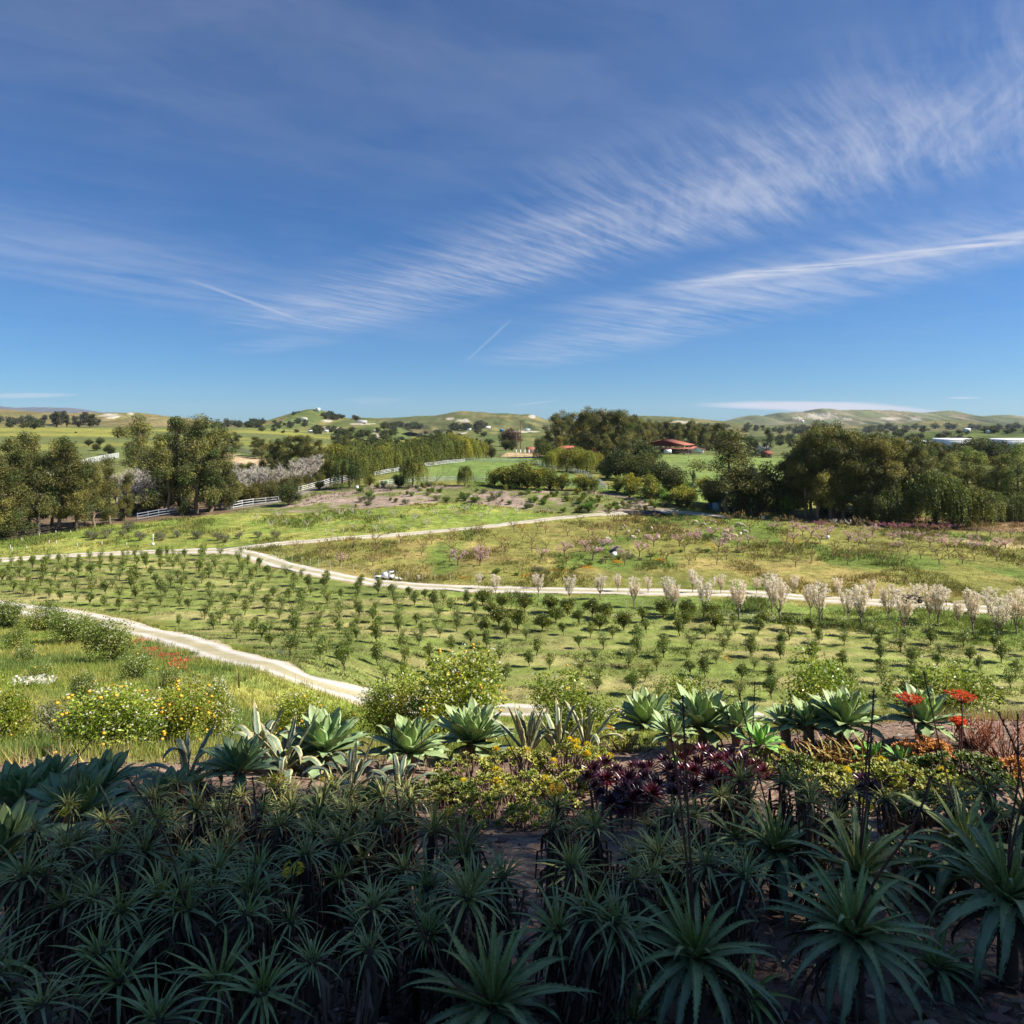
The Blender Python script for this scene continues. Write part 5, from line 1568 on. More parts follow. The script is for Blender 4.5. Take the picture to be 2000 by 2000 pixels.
suc_bush(911, 1512, 72, 50, 'yellow green succulent bush below the sunlit agave pair', YR + DG[:1], 62, 2)
suc_bush(1012, 1500, 76, 52, 'yellow flowering succulent bush below the slender striped agaves', YR + DG[:1], 62, 5)
suc_bush(1105, 1488, 70, 52, 'brightest yellow flowering bush beside the purple rosettes', YR, 70, 9)
suc_bush(1077, 1560, 56, 44, 'succulent bush with grey twigs in front of the purple rosettes', YR, 46, 2)
suc_bush(960, 1575, 80, 42, 'twiggy succulent bush with few leaves at the shade line', YR, 42, 2)
suc_bush(868, 1560, 50, 34, 'straggly succulent twigs under the yellow green bush', YR, 30, 0)
suc_bush(1222, 1452, 46, 28, 'small yellow green bush under the left sunlit agave', YR, 46, 0)
suc_bush(1517, 1488, 62, 30, 'low yellow green bush between the agave trio and purple rosettes', YR, 60, 1)
suc_bush(1612, 1520, 54, 32, 'golden green bush below the reddish aloe leaves', YR, 70, 1)
suc_bush(1760, 1524, 70, 36, 'yellow green bush right of the single purple rosette', YR, 85, 0)
suc_bush(1789, 1580, 72, 44, 'green leafed bush in front of the yellow one', DG, 70, 0)
suc_bush(1895, 1505, 84, 46, 'dark olive succulent bush in the shade below the red spikes', DG, 90, 0)
suc_bush(1985, 1508, 44, 34, 'golden orange bush at the picture edge', OR_, 60, 0)
suc_bush(1808, 1468, 56, 40, 'orange tinted bush right below the lone agave', OR_, 80, 0)
suc_bush(1968, 1462, 60, 44, 'red twigged bush with bare tips at the picture edge', RS, 48, 0, 'red twigged bushes', 'red_twig_bush', 'shrub', S(156, 104, 80))
suc_bush(1905, 1440, 46, 34, 'grey twiggy bush behind the orange tinted one', RS, 50, 0, 'red twigged bushes', 'red_twig_bush', 'shrub', S(150, 110, 96))
for k, (u, v, w_) in enumerate([(850, 1535, 50), (960, 1540, 56), (1040, 1535, 50), (1130, 1530, 46), (900, 1555, 44), (1000, 1555, 50), (1160, 1480, 36), (1180, 1510, 40), (1560, 1500, 44), (1470, 1500, 40), (1680, 1520, 50), (1720, 1510, 46), (1830, 1500, 50), (1850, 1540, 60), (1420, 1490, 36), (1640, 1540, 50)]):
    suc_bush(u, v, w_, 32, 'low filler bush of yellow green rosettes between the larger succulents', YR if k % 4 else DG, 48, k % 2, 'low filler succulent bushes')
for k, (u, v) in enumerate([(690, 1600), (740, 1625), (900, 1605), (1030, 1600), (1110, 1590), (1690, 1560), (1250, 1560)]):
    suc_bush(u, v, 50, 34, 'leafless tangle of grey brown succulent twigs near the shade line', YR, 22, 0, 'bare twig tangles in the bed', 'twig_tangle', 'shrub')


def aeonium(label, heads, ros, big=1.0, hh=.30):
    us = np.array(heads, float)
    p = P(us[:, 0].mean(), us[:, 1].max(), hh)
    e = thing('purple_aeonium', label, 'aeonium', p, 0, 'purple rosette succulents')
    g = G()
    for i, (u, v) in enumerate(heads):
        d = p[1] + (us[:, 1].max() - v) / max(np.ptp(us[:, 1]), 1) * 1.5 + r3.uniform(0, .25)
        t = np.array(((u - 1000) / F * d - p[0], d - p[1], CAMZ + (HV - v) / F * d - p[2]))
        t[2] = max(t[2], float(h(p[0] + t[0], d)) - p[2] + .12)
        g = G()
        g.tube(wander(np.array((t[0] * .8, t[1], float(h(p[0] + t[0], d)) - p[2] - .05)), t, 4, .012, r3), (.02, .018, .016, .014), 5, S(128, 108, 92) * .7)
        obj('stem', g.mesh('stem', M['bark']), e)
        obj('rosette', ros[int(r3.integers(len(ros)))], e, t, (r3.normal(-.05, .3) + .25, r3.normal(0, .3), r3.uniform(0, 6.28)), big * r3.uniform(.85, 1.2))


c2 = lambda L: [(650 + .3623 * x, 1350 + .3623 * y) for x, y in L]
c3 = lambda L: [(1300 + .3623 * x, 1350 + .3623 * y) for x, y in L]
aeonium('cluster of dark red purple rosettes right of the yellow flowering bush', c2([(1380, 480), (1470, 400), (1530, 440), (1600, 480), (1620, 410), (1690, 480), (1450, 560), (1540, 560), (1650, 570), (1480, 480), (1560, 620), (1720, 560), (1420, 520), (1580, 540), (1500, 610), (1660, 420), (1400, 430), (1560, 480), (1640, 530), (1710, 420), (1740, 520), (1460, 480), (1620, 600)]), AE + AER)
aeonium('larger cluster of nearly black rosettes below the agave with dry tips', c3([(80, 370), (180, 400), (250, 350), (330, 380), (400, 410), (290, 430), (150, 440), (200, 540), (60, 480), (40, 560), (310, 520), (420, 370), (530, 440), (120, 350), (360, 350), (100, 430), (240, 480), (150, 520), (470, 420), (20, 430), (200, 330), (280, 380), (350, 440), (430, 470), (110, 500), (0, 380), (380, 400), (500, 400)]), AE + AER)
aeonium('single black rosette on a bare stalk left of the yellow green bush', c3([(1070, 490), (1045, 550), (1105, 545)]), AE, 1.15, .5)

# reddish upright aloes between the agave trio and the golden bush
RED_L = [strap(1, .11, 8, c, p, ALOE_P, .45, .14, 0, S(140, 140, 62), S(176, 116, 62), S(190, 110, 60), 0, .12).mesh('reddish_leaf', SUC) for c, p in ((.2, 1), (.7, 1.5), (1.2, 1.6))]
for u, v in [(1560, 1492), (1592, 1500), (1620, 1486), (1648, 1496), (1672, 1484), (1690, 1500), (1640, 1478), (1606, 1476), (1712, 1490)]:
    p = P(u, v, .05)
    e = thing('reddish_aloe', 'clump of thin upright reddish green leaves below the agave trio', 'aloe', p, r3.uniform(0, 6.28), 'reddish aloes below the agave trio')
    rosette(e, RED_L, 13, .42, 86, 38, .04, .06, (1, 1.05, .9), (1.1, .95, .9), None, .16)


def coral(u, v, ub, vb, label, r=.12):
    p = P(ub, vb)
    top = np.array(((u - 1000) / F * p[1], p[1], CAMZ + (HV - v) / F * p[1])) - p
    e = thing('red_flower_spike', label, 'flower', p, 0, 'red flower spikes at the edge of the bed')
    g = curve_tube([(0, 0, -.1), top * .5 + np.array((.03, 0, 0)), top], .012, S(120, 86, 74) * .7, 6, 8)
    f = G(); n = 0
    for i in range(16):
        a = i * 2.4; rr = r * math.sqrt(i / 16)
        q = top + np.array((math.cos(a) * rr, math.sin(a) * rr, .02 + .04 * (1 - i / 16)))
        g.tube(np.array((top - np.array((0, 0, .10)), (top + q) / 2 - np.array((0, 0, .04)), q)), (.005, .004, .003), 3, S(150, 90, 74) * .7, cap=False)
        k = 16
        d = unit(k, r3) * np.array((1, 1, .5)) + np.array((0, 0, -.2))
        f.leaves(q + d * .012, d, .05, .014, jitter((.62, .085, .03), k, r3, .15), 0, r3)
    obj('stalk', g.mesh('stalk', M['bark']), e)
    obj('flower_head', f.mesh('flower_head', M['petal']), e)


coral(1775, 1366, 1792, 1470, 'flat topped red flower spike in front of the lone agave', .17)
coral(1878, 1361, 1874, 1480, 'tallest flat topped red flower spike behind the lone agave', .18)
coral(1872, 1412, 1870, 1475, 'small red flower head half way up the bare twigs', .08)

# rocks, plant tags and dry canes in the bed
r4 = np.random.default_rng(404)


def rock(u, v, wpx, label, col):
    p = P(u, v)
    R = wpx / 2 / F * p[1]
    V, Fc = ICO[2]
    n = 1 + (fbm(V[:, 0] * 1.6 + u, V[:, 1] * 1.6 + V[:, 2] * 2, u, 3) - .5) * .7
    o = obj('rock', G().add(V * n[:, None] * np.array((1, .8, .62)) * R, Fc, jitter(col, len(V), r4, .08)).mesh('rock', M['rock']), None, p + np.array((0, 0, R * .3)))
    tag(o, label, 'rock', 'rocks at the edge of the bed')


rock(1462, 1470, 34, 'orange tan boulder behind the small fresh green agave', S(190, 140, 96) * .8)
rock(1340, 1466, 30, 'tan boulder at the foot of the agave with dry tips', S(176, 130, 92) * .8)
rock(1330, 1478, 20, 'smaller tan stone before the tan boulder', S(170, 128, 96) * .8)
rock(708, 1622, 22, 'reddish stone on the bare ground at the shade line', S(176, 116, 84) * .8)
for u, v, c, lab in [(103, 1812, (.10, .18, .5), 'small blue plant tag deep in the shaded thicket'), (1602, 1436, (.75, .78, .8), 'white and blue plant tag in front of the agave trio')]:
    p = P(u, v, .25)
    e = thing('plant_tag', lab, 'plant tag', p)
    obj('stake', G().box((0, 0, .11), (.008, .008, .3), S(90, 90, 90)).mesh('stake', M['metal']), e)
    obj('plate', G().box((0, -.006, .28), (.05, .004, .08), c).mesh('plate', M['paint']), e)


# bark chips, fallen leaves and twigs: nobody could count them
def litter():
    g = G()
    n = 26000
    y = 2.2 + r4.random(n) ** 1.25 * 11
    x = r4.uniform(-.95, .95, n) * (y * .9 + 1.0)
    z = h(x, y)
    L = r4.uniform(.025, .09, n) * np.where(r4.random(n) < .12, 2.4, 1)
    W = L * r4.uniform(.14, .5, n)
    a = r4.uniform(0, 6.28, n)
    t = r4.normal(0, .35, n)
    A = np.stack([np.cos(a), np.sin(a), t], 1); A[:, 2] -= .29 * A[:, 1]
    Sd = np.stack([-np.sin(a), np.cos(a), r4.normal(0, .35, n)], 1); Sd[:, 2] -= .29 * Sd[:, 1]
    c = np.stack([x, y, z + r4.uniform(.005, .03, n)], 1)
    hl, hw = (L / 2)[:, None] * A, (W / 2)[:, None] * Sd
    bow = np.zeros((n, 3)); bow[:, 2] = L * r4.uniform(-.05, .2, n)
    V = np.stack([c - hl - hw * .5, c - hl + hw * .5, c + hw + bow, c + hl + hw * .3, c + hl - hw * .3, c - hw + bow], 1)
    pal = np.array([S(150, 124, 108), S(112, 90, 80), S(176, 152, 134), S(128, 92, 80), S(94, 78, 74), S(160, 120, 96)]) * .85
    col = np.repeat(jitter(pal[r4.integers(6, size=n)], n, r4, .2), 6, 0)
    i = np.arange(n) * 6
    Fq = np.concatenate([np.stack([i, i + 1, i + 2, i + 5], 1), np.stack([i + 5, i + 2, i + 3, i + 4], 1)])
    g.add(V.reshape(-1, 3), Fq, col)
    for k in range(420):
        y0 = 2.4 + r4.random() * 8; x0 = r4.uniform(-.85, .85) * (y0 * .8 + .8)
        a = r4.uniform(0, 6.28); Lk = r4.uniform(.15, .6)
        p = np.array([(x0 + math.cos(a + .5 * q) * Lk * q, y0 + math.sin(a + .5 * q) * Lk * q) for q in np.linspace(0, 1, 4)])
        zz = h(p[:, 0], p[:, 1]) + .02 + np.array((0, .03, .04, .01)) * r4.uniform(0, 1.5)
        g.tube(np.column_stack([p, zz]), (.006, .005, .004, .002), 3, S(150, 130, 112) * r4.uniform(.3, .7), cap=False)
    tag(obj('leaf_litter', g.mesh('leaf_litter', M['litter'])), 'bark chips, fallen leaves and twigs covering the bed', kind='stuff')


litter()

# the tall gum trees just beyond the right-hand side of the picture, whose shade lies over the bed
for k, (x, y, s) in enumerate([(26, -5.2, 1.7), (27, -2.6, 1.75), (25.5, .2, 1.7), (26.5, 2.7, 1.7), (30, -1.2, 1.8), (30.5, 2.3, 1.9)]):
    e = thing('shade_tree', 'tall gum tree shading the aloe bed from beside it', 'tree', (x, y, float(h(x, y))), k * 1.3, 'gum trees shading the bed', (s * .36, s * .36, s))
    for pn, me in SHADE[k % 2]:
        obj(pn, me, e)
e = thing('shade_tree', 'high crowned gum tree with a bare trunk beside the bed', 'tree', (11.2, 6.7, float(h(11.2, 6.7))), .4, None, (.62, .62, 1.22))  # unseen tree; crown raised and narrowed to shade only the left agaves
for pn, me in SHADE[2]:
    obj(pn, me, e)

# ------------------------------------------------------------------ fences
POST_W = G().box((0, 0, .5), (.13, .13, 1.0), (.62, .62, .60)).mesh('post', M['paint'])
RAIL_W = G().box((.5, 0, 0), (1.0, .045, .15), (.64, .64, .62)).mesh('rail', M['paint'])
POST_D = G().box((0, 0, .5), (.15, .15, 1.0), S(74, 64, 54) * .7).mesh('post', M['wood'])
RAIL_D = G().box((.5, 0, 0), (1.0, .05, .14), S(70, 62, 54) * .7).mesh('rail', M['wood'])
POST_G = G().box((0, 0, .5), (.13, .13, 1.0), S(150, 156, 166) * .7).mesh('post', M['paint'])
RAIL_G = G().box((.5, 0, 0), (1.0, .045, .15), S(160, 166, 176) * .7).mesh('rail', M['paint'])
STAKE = G().box((0, 0, .5), (.045, .045, 1.0), S(210, 205, 190) * .8).mesh('stake', M['wood'])
WIRE = G().box((.5, 0, 0), (1.0, .012, .012), S(150, 150, 145) * .6).mesh('wire', M['metal'])


def fence(px, label, post, rail, Ht=1.55, gap=2.6, rails=(.35, .75, 1.15, 1.48), name='rail_fence', cat='fence', railname='rail', pts=None, lean=0.0):
    ln = smooth_line(pts if pts is not None else [P(u, v)[:2] for u, v in px], .5)
    n = max(int(len(ln) * .5 / gap), 1)
    q = ln[np.linspace(0, len(ln) - 1, n + 1).astype(int)]
    z = h(q[:, 0], q[:, 1])
    o = np.array((q[0, 0], q[0, 1], z[0]))
    e = thing(name, label, cat, o)
    for i in range(n + 1):
        p = np.array((q[i, 0], q[i, 1], z[i])) - o
        obj('post' if post is not STAKE else 'stake', post, e, (p[0], p[1], p[2] - .12), (0, lean * RNG.normal(), 0), (1, 1, Ht + .12))
        if i < n:
            d = np.array((q[i + 1, 0], q[i + 1, 1], z[i + 1])) - o - p
            L = np.linalg.norm(d)
            for r in rails:
                obj(railname, rail, e, (p[0], p[1], p[2] + r), (0, -math.asin(d[2] / L), math.atan2(d[1], d[0])), (L, 1, 1))


fence([(455, 995), (480, 989), (544, 983)], 'white three rail fence between the eucalyptus clump and the round bush', POST_W, RAIL_W, 1.9, 2.8, (.5, 1.1, 1.7))
fence([(583, 962), (618, 952), (650, 943), (684, 937)], 'white rail fence climbing beside the lane at the mulched bank', POST_W, RAIL_W, 1.8, 2.8, (.5, 1.05, 1.6))
fence([(268, 1018), (330, 1006), (400, 999), (440, 996)], 'rail fence in the shade of the eucalyptus clump', POST_G, RAIL_G, 1.9, 2.8, (.5, 1.1, 1.7))  # white fence; its shade is put into the blue grey paint
fence([(732, 931), (787, 919), (856, 910), (886, 906), (908, 904)], 'white rail fence along the foot of the pepper trees', POST_W, RAIL_W, 1.7, 3, (.6, 1.1, 1.6))
fence([(908, 904), (950, 904), (1010, 904)], 'white two rail fence across the far side of the paddock', POST_W, RAIL_W, 1.9, 4, (.7, 1.2, 1.75))
fence([(1010, 904), (1029, 905), (1054, 910), (1071, 919), (1109, 922), (1145, 931), (1168, 945), (1183, 958)], 'white rail fence down the side of the paddock', POST_W, RAIL_W, 1.8, 3, (.6, 1.1, 1.65))
fence([(741, 950), (800, 944), (850, 942), (900, 941), (946, 942)], 'white rail fence along the near edge of the paddock', POST_W, RAIL_W, 1.7, 3, (.65, 1.1, 1.6))
fence([(1100, 952), (1140, 955), (1183, 958)], 'short white rail fence behind the yellow green shrubs', POST_W, RAIL_W, 1.7, 3, (.65, 1.1, 1.6))
fence([(72, 941), (105, 928), (140, 915)], 'white fence seen in scraps through the dark grove', POST_W, RAIL_W, 1.9, 3.4, (.5, 1.1, 1.7))
fence([(140, 916), (175, 906), (205, 899), (232, 895)], 'bright close boarded white fence on the slope left of the domed eucalyptus', POST_W, RAIL_W, 2.4, 3.4, (.3, .6, .9, 1.2, 1.5, 1.8, 2.1, 2.35))
fence([(318, 884), (345, 874), (385, 868), (420, 874)], 'white fence over the crest behind the eucalyptus clump', POST_W, RAIL_W, 1.9, 3.4, (.5, 1.1, 1.7))
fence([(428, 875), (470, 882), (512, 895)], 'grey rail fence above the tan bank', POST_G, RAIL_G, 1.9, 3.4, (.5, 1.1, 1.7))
fence([(1188, 957), (1250, 970), (1320, 990), (1365, 996), (1440, 1000), (1540, 1004)], 'dark rail fence below the yellow green shrubs by the turnaround', POST_D, RAIL_D, 1.6, 3, (.5, 1.0, 1.5))
fence([(1295, 889), (1360, 889), (1450, 892), (1560, 896)], 'dark rail fence along the top of the bright green field', POST_D, RAIL_D, 1.8, 5, (.7, 1.6))
fence([(930, 896), (1000, 895), (1080, 896)], 'dark rail fence behind the paddock', POST_D, RAIL_D, 1.8, 5, (.7, 1.6))
fence([(1640, 1010), (1720, 1010), (1800, 1006)], 'dark rail fence behind the trunks of the big clump', POST_D, RAIL_D, 1.7, 3, (.5, 1.0, 1.55))
fence([(-30, 1062), (60, 1050), (110, 1040), (165, 1030)], 'brown rail fence under the dark grove', POST_D, RAIL_D, 1.6, 3, (.5, 1.0, 1.5))
fence([(540, 1094), (620, 1112), (700, 1125), (800, 1137), (880, 1143)], 'thin wire fence on pale stakes beside the far road', STAKE, WIRE, 1.5, 2.2, (.5, 1.4), 'wire_fence', 'fence', 'wire', None, .04)
fence([(960, 1172), (1060, 1180), (1160, 1188), (1320, 1204), (1500, 1216), (1700, 1234)], 'thin wire fence on pale stakes below the almond row', STAKE, WIRE, 1.4, 2.2, (.5, 1.3), 'wire_fence', 'fence', 'wire', None, .05)

for u, v, hp in [(20, 1077, 13), (24, 1080, 11), (43, 1059, 9), (52, 1075, 9), (77, 1049, 8), (96, 1065, 10), (110, 1066, 11), (138, 1043, 7), (109, 1046, 10), (151, 1071, 10), (199, 1068, 11), (247, 1069, 10), (671, 1044, 13), (599, 1040, 9), (636, 1042, 9), (984, 1018, 11)]:
    p = P(u, v)
    tag(obj('tree_stake', STAKE, None, p - np.array((0, 0, .1)), (r4.normal(0, .04), r4.normal(0, .04), 0), (1.8, 1.8, hp / F * p[1] + .1)), 'thin white stake standing in the bright green meadow', 'stake', 'white stakes in the meadow')
p = P(299, 1066)
e = thing('meter_post', 'white post with a white box at its foot by the road', 'post', p)
obj('post', G().box((0, 0, 1.1), (.09, .09, 2.3), (.75, .75, .73)).mesh('post', M['paint']), e)
obj('box', G().box((0, -.1, .3), (.45, .3, .45), (.78, .78, .76)).mesh('box', M['paint']), e)
p = P(467, 1344)
e = thing('wooden_stake', 'short brown wooden stake in the grass left of the lower road', 'stake', p)
obj('shaft', G().box((0, 0, .3), (.07, .07, .9), S(110, 84, 62) * .7).mesh('shaft', M['wood']), e)

# ------------------------------------------------------------------ buildings
WHITE, RED, DKRED, CREAM = np.array((.80, .79, .76)), S(186, 112, 88) * .72, S(112, 50, 42) * .8, S(214, 196, 168) * .8


def frame_at(u, v, d=None):
    """origin on the ground and metres per pixel there"""
    p = at(u, d) if d else P(u, v)
    return p, p[1] / F


def gable(g, w, l, zw, zr, over=.4, ridge_y=True, th=.25):
    """roof slabs of a gabled house centred on the origin"""
    if ridge_y:
        for s in (-1, 1):
            a = np.array((0, 0, zr)); b = np.array((s * (w / 2 + over), 0, zw - over * (zr - zw) / (w / 2)))
            V = [a + (0, -l / 2 - over, 0), b + (0, -l / 2 - over, 0), b + (0, l / 2 + over, 0), a + (0, l / 2 + over, 0)]
            V = np.array(V); V = np.concatenate([V, V + np.array((0, 0, th))])
            Fc = [(0, 1, 2, 3), (7, 6, 5, 4), (0, 4, 5, 1), (1, 5, 6, 2), (2, 6, 7, 3), (3, 7, 4, 0)]
            g.add(V, Fc if s < 0 else [f[::-1] for f in Fc])
    return g


def house(name, u, d, wpx, hwall, hroof, l, label, wallc, roofc, nwin=3, cat='house', rz=0.0, base=None, across=True):
    p = at(u, d) if base is None else np.array(base)
    w = wpx / F * p[1]
    e = thing(name, label, cat, p, rz)
    # ridge runs across the view (along x): build with the ridge on y and turn the parts
    L, W = (w, l) if across else (l, w)
    R = math.pi / 2 if across else 0
    g = G()
    V = [(-W / 2, -L / 2, -.6), (W / 2, -L / 2, -.6), (W / 2, -L / 2, hwall), (0, -L / 2, hwall + hroof), (-W / 2, -L / 2, hwall)]
    V = np.array(V); V = np.concatenate([V, V + np.array((0, L, 0))])
    g.f.append(np.array([(0, 1, 2, 3, 4), (9, 8, 7, 6, 5)])); g.mi.append(0); g.v.append(V); g.c.append(np.broadcast_to(wallc, V.shape)); g.n = 10
    g.f.append(np.array([(1, 6, 7, 2), (0, 4, 9, 5), (0, 5, 6, 1)])); g.mi.append(0)
    wl = obj('wall', g.mesh('wall', M['wall']), e, None, (0, 0, R))
    rg = G(); gable(rg, W, L, hwall, hwall + hroof)
    rg.c = [np.broadcast_to(roofc, c.shape) for c in rg.c]
    obj('roof', rg.mesh('roof', M['roof']), e, (0, 0, .04), (0, 0, R))
    for k in range(nwin):
        x = (-.5 + (k + .5) / nwin) * w * .8
        yf = -l / 2 - .02 if across else -l / 2 - .02
        wd = obj('window', G().box((0, 0, 0), (w / nwin * .38, .08, hwall * .42), WHITE).mesh('window', M['paint']), e, (x, yf, hwall * .5))
        obj('pane', G().box((0, -.05, 0), (w / nwin * .32, .03, hwall * .34), (1, 1, 1)).mesh('pane', M['glass']), wd)
    return e


house('ranch_house', 1096, 352, 46, 3.3, 2.3, 12, 'red roofed ranch house behind the central eucalyptus grove', CREAM, RED, 5)
house('ranch_house', 1150, 345, 40, 3.0, 2.0, 10, 'low red roofed wing hidden among the grove trunks', CREAM, RED, 4)
house('guest_house', 1036, 420, 14, 2.2, 1.2, 6, 'small red roofed hut by the row of white pillars', CREAM, RED, 2)
house('shed', 1358, 432, 27, 2.3, 1.5, 8, 'white gabled shed at the end of the open barn', WHITE, S(206, 120, 100) * .8, 0, 'shed', 0, None, False)
house('white_house', 1492, 440, 16, 3.4, 1.6, 8, 'white house between the dark pine and the field trees', WHITE, S(190, 184, 176) * .8, 2)
house('brown_house', 1497, 395, 13, 2.0, 1.5, 7, 'brown roofed hut at the corner of the bright green field', S(170, 140, 110) * .7, S(150, 84, 66) * .7, 1)
for u0, u1, d, hh, lab in [(1842, 1876, 560, 6.5, 'white greenhouse between the dark oaks'), (1950, 1992, 560, 6.5, 'white greenhouse block nearest the picture edge'), (1740, 1835, 600, 3.6, 'long white greenhouse glimpsed over the big clump'), (1884, 1940, 590, 4.0, 'white greenhouse hidden behind the tall oaks')]:
    p = at((u0 + u1) / 2, d); w = (u1 - u0) / F * d
    e = thing('greenhouse', lab, 'greenhouse', p, .75)
    n = max(3, int(w / 9))
    obj('wall', G().box((0, 0, hh / 2 - .5), (w, 24, hh + 1), WHITE).mesh('wall', M['wall']), e)
    for k in range(n):
        x = (-.5 + (k + .5) / n) * w
        g = G(); gable(g, w / n - .1, 24, hh, hh + 1.6, .02); g.c = [np.broadcast_to(WHITE, c.shape) for c in g.c]
        obj('roof_bay', g.mesh('roof_bay', M['wall']), e, (x, 0, .02))

# open barn with a broad red roof, gable end towards the picture
p = at(1303, 440); k = p[1] / F
e = thing('open_barn', 'big open barn with a broad pink red roof beyond the bright green field', 'barn', p, -.42)
w, l = 26.0, 30.0
g = G(); gable(g, w, l, 4.6, 7.6, 1.0, True, .3); g.c = [np.broadcast_to(RED, c.shape) for c in g.c]
obj('roof', g.mesh('roof', M['roof']), e)
g = G()
for y in (-l / 2, l / 2):
    V = np.array([(-w / 2, y, 4.1), (w / 2, y, 4.1), (w / 2, y, 4.6), (0, y, 7.5), (-w / 2, y, 4.6)])
    g.add(np.concatenate([V, V + np.array((0, .15, 0))]), [(0, 1, 6, 5)], DKRED)
    g.f.append(np.array([(0, 1, 2, 3, 4)]) + g.n - 10); g.mi.append(0)
    g.f.append(np.array([(9, 8, 7, 6, 5)]) + g.n - 10); g.mi.append(0)
obj('gable_end', g.mesh('gable_end', M['wood']), e)
BP = G().box((0, 0, 2.0), (.55, .55, 5.2), DKRED * 1.3).mesh('post', M['wood'])
for y in np.linspace(-l / 2 + .4, l / 2 - .4, 5):
    for x in (-w / 2 + .4, w / 2 - .4):
        obj('post', BP, e, (x, y, 0))
for x in (-w / 6, w / 6):
    obj('post', BP, e, (x, -l / 2 + .4, 0))
g = G().box((0, 0, 2.9), (22, 5, .3), RED, 0, np.array(Matrix.Rotation(.12, 3, 'X')))
obj('side_roof', g.mesh('side_roof', M['roof']), e, (8, -l / 2 - 2.5, 0))
obj('stall_wall', G().box((0, 0, 1.2), (18, .3, 2.6), S(60, 54, 48) * .6).mesh('stall_wall', M['wood']), e, (8, -l / 2 + .8, 0))
p = at(1304, 415)
e = thing('horse_trailer', 'small white box trailer in front of the open barn', 'trailer', p)
obj('body', G().box((0, 0, 1.7), (4.0, 2.2, 2.2), WHITE).mesh('body', M['paint']), e)
for s in (-1, 1):
    obj('wheel', G().lathe([(.0, -.12), (.4, -.12), (.4, .12), (0, .12)], 12, (.03, .03, .03)).mesh('wheel', M['paint']), e, (s * 1.0, -1.1, .4), (math.pi / 2, 0, 0))
for q in np.linspace(1008, 1058, 7):
    p = at(q, 405)
    e = thing('gate_pillar', 'white pillar in the row above the tan bank', 'pillar', p, 0, 'white pillars above the tan bank')
    obj('shaft', G().box((0, 0, 1.1), (.8, .8, 2.8), WHITE * .9).mesh('shaft', M['wall']), e)
    obj('cap', G().box((0, 0, 2.58), (1.0, 1.0, .16), WHITE).mesh('cap', M['wall']), e)
for u, top, vb, lab in [(1017, 822, 876, 'tall brown wooden utility pole with a cross arm near the centre'), (1009, 845, 876, 'shorter brown utility pole beside the tall one')]:
    p = at(u, 425); H = (HV + (CAMZ - p[2]) / p[1] * F - top) / F * p[1]
    e = thing('utility_pole', lab, 'utility pole', p)
    obj('pole', G().tube(np.array(((0, 0, -1), (0, 0, H))), (.32, .24), 8, S(130, 96, 70) * .7).mesh('pole', M['wood']), e)
    if top < 830:
        obj('cross_arm', G().box((0, -.3, H - .6), (2.4, .2, .2), S(120, 92, 70) * .7).mesh('cross_arm', M['wood']), e)

# far small buildings on the hills
q = PH(621, 803)
e = thing('water_tank', 'white water tank on the summit of the cone hill', 'water tank', q - np.array((0, 0, 1.0)))
obj('shell', G().lathe([(0, 0), (4.6, 0), (4.6, 7.0), (4.4, 7.3), (0, 7.9)], 20, WHITE).mesh('shell', M['paint'], True), e)
obj('shed', G().box((-7.5, 0, 1.6), (5, 4, 4), S(90, 96, 80) * .6).mesh('shed', M['paint']), e)
for u, v, wpx, hw, lab, wc, rc in [(592, 821, 15, 2.6, 'pale hillside house below the summit tank', WHITE * .9, S(196, 180, 168) * .8), (706, 826, 20, 2.0, 'flat pale farm building on the shoulder right of the cone hill', WHITE * .85, S(200, 204, 206) * .8),
                                   (606, 845, 8, 2.0, 'small white shed in the tree belt under the cone hill', WHITE, WHITE * .8), (637, 845, 8, 2.2, 'white shed at the end of the tree belt', WHITE, WHITE * .8), (914, 841, 12, 1.8, 'low white roofed shed by the round trees', WHITE, WHITE), (948, 837, 20, 1.8, 'long white roofed shed on the ranch terrace', WHITE, WHITE),
                                   (980, 843, 8, 2.2, 'bright blue shed beside the purple brown tree', S(60, 140, 190) * .7, S(60, 150, 200) * .7), (1030, 842, 10, 1.8, 'white trailer roof on the terrace right of the poles', WHITE, S(180, 200, 214) * .8), (1888, 843, 12, 3.0, 'white farm building in the far tree belt', WHITE, WHITE), (1932, 846, 10, 2.6, 'second white farm building before the foothills', WHITE, WHITE), (1568, 827, 4, 3.0, 'tiny white house on the distant green slope', WHITE, WHITE)]:
    q = PH(u, v)
    house('farm_building', u, None, wpx, hw * q[1] / 900, 1.0 * q[1] / 900, wpx / F * q[1] * .5, lab, wc, rc, 0, 'building', 0, q)

# ------------------------------------------------------------------ vehicles and farm things
TYRE = G().lathe([(.10, -.09), (.26, -.11), (.29, -.06), (.29, .06), (.26, .11), (.10, .09)], 16, (.02, .02, .02)).mesh('wheel', M['paint'], True)
RIM = G().lathe([(0, -.07), (.15, -.09), (.17, -.05), (.17, .05), (.15, .09), (0, .07)], 12, S(150, 140, 128) * .6).mesh('rim', M['metal'], True)


def wheels(e, pts, s=1.0):
    for x, y in pts:
        w = obj('wheel', TYRE, e, (x, y, .29 * s), (math.pi / 2, 0, 0), s)
        obj('rim', RIM, w)


